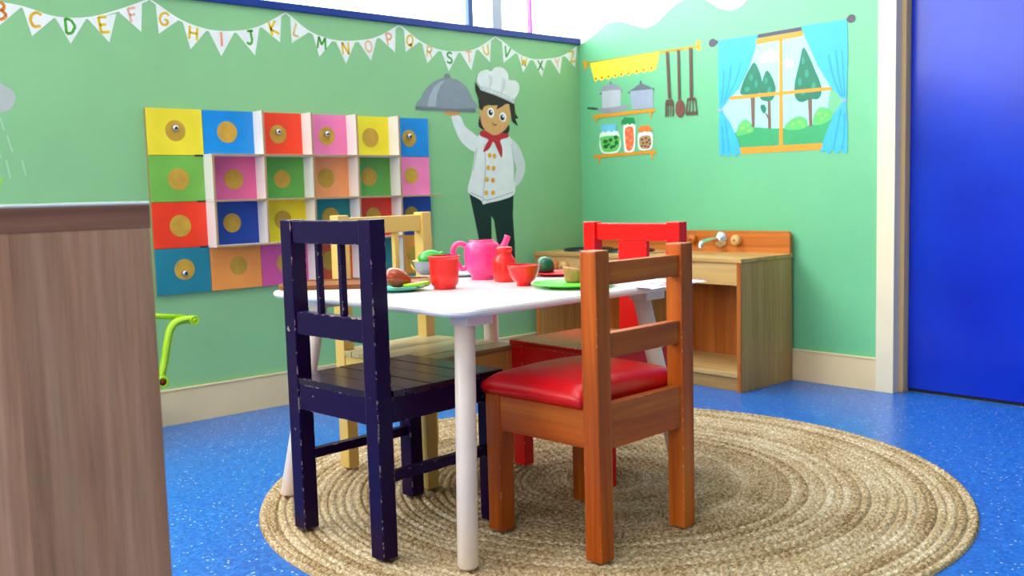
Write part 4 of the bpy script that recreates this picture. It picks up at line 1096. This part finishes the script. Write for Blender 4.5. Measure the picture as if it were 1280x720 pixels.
tray = obj('wooden_tray', mesh_of(bm), wood('tray_wood', '5e2c0e', '8a4e22', 'b07440', 'x', 0.35, 0.7, 0.9))
ctr = P0 + u_ * (TL_ / 2) + v_ * (TD_ / 2)
tray.location = (ctr.x, ctr.y, TT)
tray.rotation_euler = (0, 0, math.atan2(u_.y, u_.x))
tag(tray, 'flat brown wooden tray lying behind the purple chair back', 'tray')

# tea plate, drumstick, cucumber slice
px_ = (-2.0024, -1.3492)
pl = lathe('toy_plate', None, plas('2fb8a4'), [(0, 0.0005), (0.034, 0.0), (0.040, 0.003), (0.058, 0.007), (0.060, 0.0085), (0.057, 0.0085), (0.040, 0.0052), (0, 0.005)], 40)
pl.location = (*px_, TT)
tag(pl, 'small turquoise toy plate under the toy drumstick', 'plate')
e = empty('toy_drumstick', (*(-2.0029, -1.3408), TT + 0.0065), 'shiny brown toy drumstick on the turquoise plate', 'toy food')
ax = Vector((0.72, -0.62, -0.30)).normalized()
rot = ax.to_track_quat('Z', 'Y').to_matrix().to_4x4()
tf = Matrix.Translation((0.0, 0, 0.0235)) @ rot
lathe('meat', e, flat('a83a10', 0.18, 0.6, var=0.12, vscale=25), [(0, -0.032), (0.010, -0.0305), (0.018, -0.025), (0.0225, -0.014), (0.0235, -0.002), (0.021, 0.010), (0.015, 0.022), (0.009, 0.030), (0.005, 0.033), (0, 0.0335)], 30, tf=tf)
lathe('bone', e, flat('c98068', 0.4), [(0, 0.030), (0.0055, 0.031), (0.005, 0.044), (0.008, 0.048), (0.0085, 0.053), (0.005, 0.057), (0, 0.058)], 18, tf=tf)
sl = lathe('toy_cucumber_slice', None, plas('94c81e'), [(0, 0), (0.030, 0), (0.0325, 0.002), (0.0325, 0.006), (0.030, 0.008), (0, 0.008)], 32, sx=1.0, sy=0.8,
           tf=Matrix.Rotation(radians(-5), 4, 'Y'))
sl.location = (*(-1.9766, -1.3818), TT + 0.0115)
sl.rotation_euler = (0, 0, math.atan2(-0.66, 0.75))
tag(sl, 'lime green flat toy vegetable slice leaning on the turquoise plate rim', 'toy food')

# red cup
e = lathe('toy_cup', None, plas('ee1a14', 0.32), open_vessel([(0.0260, 0), (0.0270, 0.001), (0.0270, 0.006), (0.0310, 0.010), (0.0335, 0.018), (0.0345, 0.040), (0.0350, 0.070), (0.0360, 0.0745), (0.0395, 0.0755), (0.0395, 0.0785), (0.0370, 0.0795)]), 44)
e.location = (*(-1.9115, -1.4049), TT)
tag(e, 'red plastic cup with flared rim near the front of the table', 'cup')

# pink teapot
e = empty('toy_teapot', (*(-1.6895, -1.2817), TT), 'pink plastic teapot without a lid in the middle of the table', 'teapot')
PK = plas('f23b86', 0.33)
lathe('body', e, PK, open_vessel([(0.0300, 0), (0.0312, 0.0015), (0.0312, 0.010), (0.0330, 0.013), (0.0400, 0.021), (0.0455, 0.036), (0.0482, 0.054), (0.0485, 0.070), (0.0470, 0.084), (0.0425, 0.094), (0.0350, 0.0985), (0.0335, 0.100), (0.0335, 0.1035), (0.0315, 0.104)], 0.002), 48)
hp = [LF * 0.040 + Vector((0, 0, 0.088)), LF * 0.055 + Vector((0, 0, 0.095)), LF * 0.069 + Vector((0, 0, 0.092)), LF * 0.077 + Vector((0, 0, 0.078)), LF * 0.074 + Vector((0, 0, 0.060)), LF * 0.066 + Vector((0, 0, 0.044)), LF * 0.060 + Vector((0, 0, 0.032)), LF * 0.052 + Vector((0, 0, 0.029)), LF * 0.038 + Vector((0, 0, 0.034))]
tube('handle', e, PK, catmull(hp, False, 5), 0.0072, 14)
spt = [LF * -0.036 + Vector((0, 0, 0.060)), LF * -0.052 + Vector((0, 0, 0.078)), LF * -0.062 + Vector((0, 0, 0.097)), LF * -0.068 + Vector((0, 0, 0.113))]
tube('spout', e, PK, catmull(spt, False, 5), [0.016 - 0.0085 * k / 10 for k in range(10)] + [0.0085] * 6, 16)

# red jug, red bowl
e = empty('toy_jug', (*(-1.7061, -1.3875), TT), 'red plastic jug between the pink teapot and the red bowl', 'jug')
RP = plas('ea1c10', 0.28)
lathe('body', e, RP, [(0, 0), (0.0235, 0), (0.0255, 0.002), (0.0290, 0.010), (0.0300, 0.028), (0.0300, 0.036), (0.0285, 0.041), (0.0305, 0.046), (0.0290, 0.055), (0.0220, 0.065), (0.0185, 0.073), (0.0200, 0.077), (0.0200, 0.0875), (0.0180, 0.0885), (0.0150, 0.086), (0, 0.084)], 40)
lathe('collar', e, RP, [(0.0200, 0.0775), (0.0213, 0.0780), (0.0213, 0.0855), (0.0200, 0.0860)], 40)
e = lathe('toy_bowl', None, plas('ee1410', 0.25), open_vessel([(0.0165, 0), (0.0175, 0.001), (0.0175, 0.007), (0.0200, 0.009), (0.0280, 0.016), (0.0345, 0.028), (0.0380, 0.040), (0.0390, 0.0470), (0.0405, 0.0480), (0.0405, 0.0500), (0.0385, 0.0505)]), 44)
e.location = (*(-1.7532, -1.5121), TT)
tag(e, 'small red footed bowl in front of the red jug', 'bowl')

# green plate with a bread roll piece
e = lathe('toy_plate', None, plas('5fe63c', 0.3), [(0, 0.0005), (0.055, 0.0), (0.062, 0.003), (0.092, 0.009), (0.095, 0.011), (0.091, 0.011), (0.062, 0.0052), (0, 0.005)], 48)
e.location = (*(-1.7112, -1.6364), TT)
tag(e, 'bright green toy plate half hidden by the honey brown chair post', 'plate')
bm = lathe_bm([(0, 0), (0.018, 0), (0.0225, 0.004), (0.0270, 0.024), (0.0275, 0.030), (0.024, 0.033), (0.012, 0.0345), (0, 0.035)], 14)
for v in bm.verts:
    if v.co.z > 0.022:
        v.co.z += v.co.y * 0.22 - v.co.x * 0.10
roll = obj('toy_food_piece', mesh_of(bm), flat('b07a4e', 0.6, 0.3, var=0.15, vscale=40), None)
roll.location = (*(-1.6662, -1.5969), TT + 0.0055)
roll.rotation_euler = (0, 0, 0.6)
tag(roll, 'tan brown toy food piece with a slanted top on the green plate', 'toy food')

# dark green ball-shaped vegetable on a red plate
e = lathe('toy_plate', None, plas('e01030', 0.3), [(0, 0.0005), (0.050, 0.0), (0.056, 0.003), (0.078, 0.007), (0.080, 0.0085), (0.077, 0.0085), (0.056, 0.0052), (0, 0.005)], 44)
e.location = (*(-1.4881, -1.3652), TT)
tag(e, 'red toy plate at the far right beside the dark green half fruit', 'plate')
e = lathe('toy_half_fruit', None, plas('0f5e3c', 0.25), [(0, 0), (0.0225, 0), (0.0262, 0.004), (0.0275, 0.012), (0.0265, 0.022), (0.022, 0.032), (0.015, 0.039), (0.007, 0.0425), (0, 0.043)], 36)
e.location = (*(-1.4908, -1.3081), TT + 0.0055)
tag(e, 'dark green dome shaped toy fruit resting on the red plate', 'toy food')

# steel bowl with a green pepper and a yellow piece, on the tray
e = lathe('steel_bowl', None, flat('8e9296', 0.22, 0.5, metal=1.0), open_vessel([(0.022, 0), (0.026, 0.003), (0.036, 0.014), (0.044, 0.028), (0.048, 0.037), (0.050, 0.038)], 0.0015), 40)
sbl = Vector((-1.7296, -1.0927, 0))
e.location = (sbl.x, sbl.y, TT + 0.0085)
tag(e, 'small shiny steel bowl behind the red cup', 'bowl')
e = empty('toy_pepper', (sbl.x, sbl.y, TT + 0.039), 'glossy green toy pepper lying in the steel bowl', 'toy food')
bm = bmesh.new()
bmesh.ops.create_uvsphere(bm, u_segments=32, v_segments=18, radius=1.0)
for v in bm.verts:
    a_ = math.atan2(v.co.y, v.co.z)
    lob = 1 + 0.07 * cos(4 * a_)
    sq = 1 - 0.12 * v.co.x
    v.co = Vector((v.co.x * 0.034, v.co.y * 0.023 * lob * sq, v.co.z * 0.0215 * lob * sq))
bmesh.ops.transform(bm, matrix=Matrix.Rotation(math.atan2(-0.66, 0.75), 4, 'Z') @ Matrix.Rotation(radians(-14), 4, 'Y'), verts=bm.verts)
bmesh.ops.translate(bm, vec=(0.006 * 0.75, -0.006 * 0.66, 0.013), verts=bm.verts)
obj('flesh', mesh_of(bm), plas('23a02c', 0.15), e, True)
tube('stem', e, plas('3aa832', 0.3), [(0.024, -0.022, 0.022), (0.030, -0.027, 0.026), (0.034, -0.030, 0.026)], [0.007, 0.006, 0.005], 10)
e = lathe('toy_lemon', None, plas('efd21e', 0.3), [(0, -0.021), (0.004, -0.020), (0.012, -0.014), (0.0165, -0.003), (0.0160, 0.006), (0.011, 0.015), (0.004, 0.020), (0, 0.021)], 24,
          tf=Matrix.Rotation(pi / 2, 4, 'X'))
e.location = (sbl.x - 0.020, sbl.y + 0.016, TT + 0.0345)
e.rotation_euler = (0, 0, 0.7)
tag(e, 'yellow toy lemon tucked under the green pepper in the steel bowl', 'toy food')

# blue bowl and pale saucer behind the teapot
e = lathe('toy_cup', None, plas('3438c4', 0.3), open_vessel([(0.018, 0), (0.020, 0.002), (0.024, 0.020), (0.027, 0.045), (0.030, 0.047), (0.030, 0.049), (0.028, 0.050)]), 40)
e.location = (*(-1.5643, -0.9761), TT)
tag(e, 'blue toy cup peeping out between the red cup and the teapot handle', 'cup')
e = lathe('toy_saucer', None, plas('cfe9ec', 0.25), [(0, 0.0005), (0.030, 0.0), (0.036, 0.003), (0.053, 0.008), (0.055, 0.0095), (0.052, 0.0095), (0.036, 0.0052), (0, 0.005)], 40)
e.location = (*(-1.6513, -1.1530), TT)
tag(e, 'pale blue toy saucer beside the pink teapot', 'saucer')

# printed paper hanging over the table corner
t = NT('printed_paper')
mp = t.coords((1, 1, 1))
vo = t.n('ShaderNodeTexVoronoi', i_Scale=34.0)
t.l(mp, 0, vo, 'Vector')
a1 = t.ramp([(0.42, (1, 1, 1, 1)), (0.48, (0, 0, 0, 1))], vo, 0)
hue = t.ramp([(0.0, rgb('d8408c')), (0.40, rgb('c4306a')), (0.55, rgb('5a6a90')), (0.7, rgb('7ccac8')), (1.0, rgb('e0a0c8'))], vo, 'Color')
mx = t.n('ShaderNodeMix', data_type='RGBA')
t.l(a1, 0, mx, 0); t.l(hue, 0, mx, 7)
mx.inputs[6].default_value = rgb('f4f6fa')
t.l(mx, 2, t.b, 'Base Color')
t.b.inputs['Roughness'].default_value = 0.4
PQ = [(-1.6350, -1.7432), (-1.6598, -1.8362), (-1.4418, -1.8249), (-1.4138, -1.7109)]
bm = bmesh.new()
NP = 8
g_ = [[None] * (NP + 1) for _ in range(NP + 1)]
for i in range(NP + 1):
    for j in range(NP + 1):
        a, b = i / NP, j / NP
        x = (PQ[0][0] * (1 - a) + PQ[1][0] * a) * (1 - b) + (PQ[3][0] * (1 - a) + PQ[2][0] * a) * b
        y = (PQ[0][1] * (1 - a) + PQ[1][1] * a) * (1 - b) + (PQ[3][1] * (1 - a) + PQ[2][1] * a) * b
        g_[i][j] = bm.verts.new((x - PQ[0][0], y - PQ[0][1], 0.0012 + 0.0012 * sin(a * 3) * b))
for i in range(NP):
    for j in range(NP):
        bm.faces.new((g_[i][j], g_[i + 1][j], g_[i + 1][j + 1], g_[i][j + 1]))
ex_ = bmesh.ops.extrude_face_region(bm, geom=list(bm.faces))
for v in ex_['geom']:
    if isinstance(v, bmesh.types.BMVert):
        v.co.z -= 0.0008
pp = obj('printed_paper', mesh_of(bm), t.m)
pp.location = (PQ[0][0], PQ[0][1], TT)
tag(pp, 'patterned paper sheet sticking out over the right table corner', 'paper')

# ------------------------------------------------------------------ foreground cabinet
BR = lambda ax: wood('blond_ash', 'b07450', 'dca07a', 'f0bc98', ax, 0.55, 1.6, 0.6, board=0.05)
DK = lambda ax: wood('dark_walnut', '744634', 'a06c54', 'c48e74', ax, 0.45, 0.9, 0.9)
e = empty('wooden_cabinet', (-3.30, -1.98, 0), 'tall wooden cabinet with dark worktop edge in the left foreground', 'cabinet')
box('end_panel', e, BR('z'), -0.42, -2.9106 + 3.30, -0.220, -0.200, 0.0, 0.7275, 0.001)
box('carcass', e, BR('z'), -0.42, -2.9106 + 3.29, -0.199, 0.20, 0.0, 0.7275, 0.001)
box('worktop', e, DK('x'), -0.43, -2.9106 + 3.301, -0.2205, 0.21, 0.7277, 0.7525, 0.001)
box('worktop_surface', e, flat('f2efec', 0.3), -0.43, -2.9106 + 3.301, -0.2207, 0.21, 0.7526, 0.7555, 0.001)

# ------------------------------------------------------------------ lime green toy frame behind the cabinet
LIME = plas('a6d410', 0.3)
TYv = -0.25
TF = empty('toy_trolley', (-2.25, TYv, 0), 'lime green plastic toy trolley frame half hidden by the wooden cabinet', 'toy')
T_ = lambda P: [(a + 2.25, 0.0, b) for a, b in P]
arm = T_([(-2.0486, 0.3841), (-2.0696, 0.3876), (-2.1038, 0.3823), (-2.1247, 0.3591), (-2.1363, 0.3171), (-2.1471, 0.2675), (-2.1589, 0.2232), (-2.1634, 0.2009)])
tube('arm', TF, LIME, catmull(arm, False, 6), 0.0148, 14, 0.85)
tube('arm_groove_shade', TF, flat('86b40a', 0.35), [(x, -0.0125, zz) for x, y, zz in catmull(arm, False, 6)[6:36]], 0.0045, 8)  # darker green strip painting the shade of the recessed groove along the arm
bar = T_([(-2.2758, 0.4231), (-2.0614, 0.3919)])
tube('crossbar', TF, LIME, [(x, 0.03, zz) for x, y, zz in bar], 0.0092, 12)
jx, jz = (-2.0486, 0.3841)
lathe('joint', TF, LIME, [(0, 0.018), (0.007, 0.018), (0.008, 0.0155), (0.0105, 0.0155), (0.0115, 0.018), (0.0145, 0.018), (0.0155, 0.014), (0.0155, -0.014), (0, -0.014)], 28,
      tf=Matrix.Translation((jx + 2.25, 0, jz)) @ Matrix.Rotation(pi / 2, 4, 'X'))
hx2, hz2 = (-2.1634, 0.2009)
hub = lathe('hub', TF, LIME, [(0.0115, 0.017), (0.0150, 0.020), (0.0185, 0.018), (0.0190, -0.014), (0, -0.014)], 28,
            tf=Matrix.Translation((hx2 + 2.25, 0, hz2)) @ Matrix.Rotation(pi / 2, 4, 'X'))
o = lathe('axle_cap', hub, flat('8c1414', 0.4), [(0, 0.0165), (0.005, 0.016), (0.0095, 0.013), (0.0105, 0.0)], 20,
          tf=Matrix.Translation((hx2 + 2.25, 0, hz2)) @ Matrix.Rotation(pi / 2, 4, 'X'))
o['label'] = 'dark red axle cap'
# the trolley's lower frame and wheels stand behind the cabinet
tube('strut', TF, LIME, [(hx2 + 2.235, 0.01, hz2), (hx2 + 2.13, 0.03, 0.10), (hx2 + 2.10, 0.03, 0.06)], 0.011, 12)
for dx in (-0.09, -0.42):
    for dy in (0.0, 0.12):
        lathe('wheel', TF, LIME, [(0, 0.012), (0.03, 0.014), (0.055, 0.012), (0.06, 0.0), (0.055, -0.012), (0, -0.012)], 28,
              tf=Matrix.Translation((hx2 + 2.25 + dx, dy + 0.01, 0.0605)) @ Matrix.Rotation(pi / 2, 4, 'X'))
tube('strut', TF, LIME, [(hx2 + 2.25 - 0.09, 0.03, 0.06), (hx2 + 2.25 - 0.42, 0.03, 0.06)], 0.009, 12)
tube('strut', TF, LIME, [(bar[0][0], 0.03, bar[0][2]), (hx2 + 2.25 - 0.42, 0.03, 0.06)], 0.009, 12)
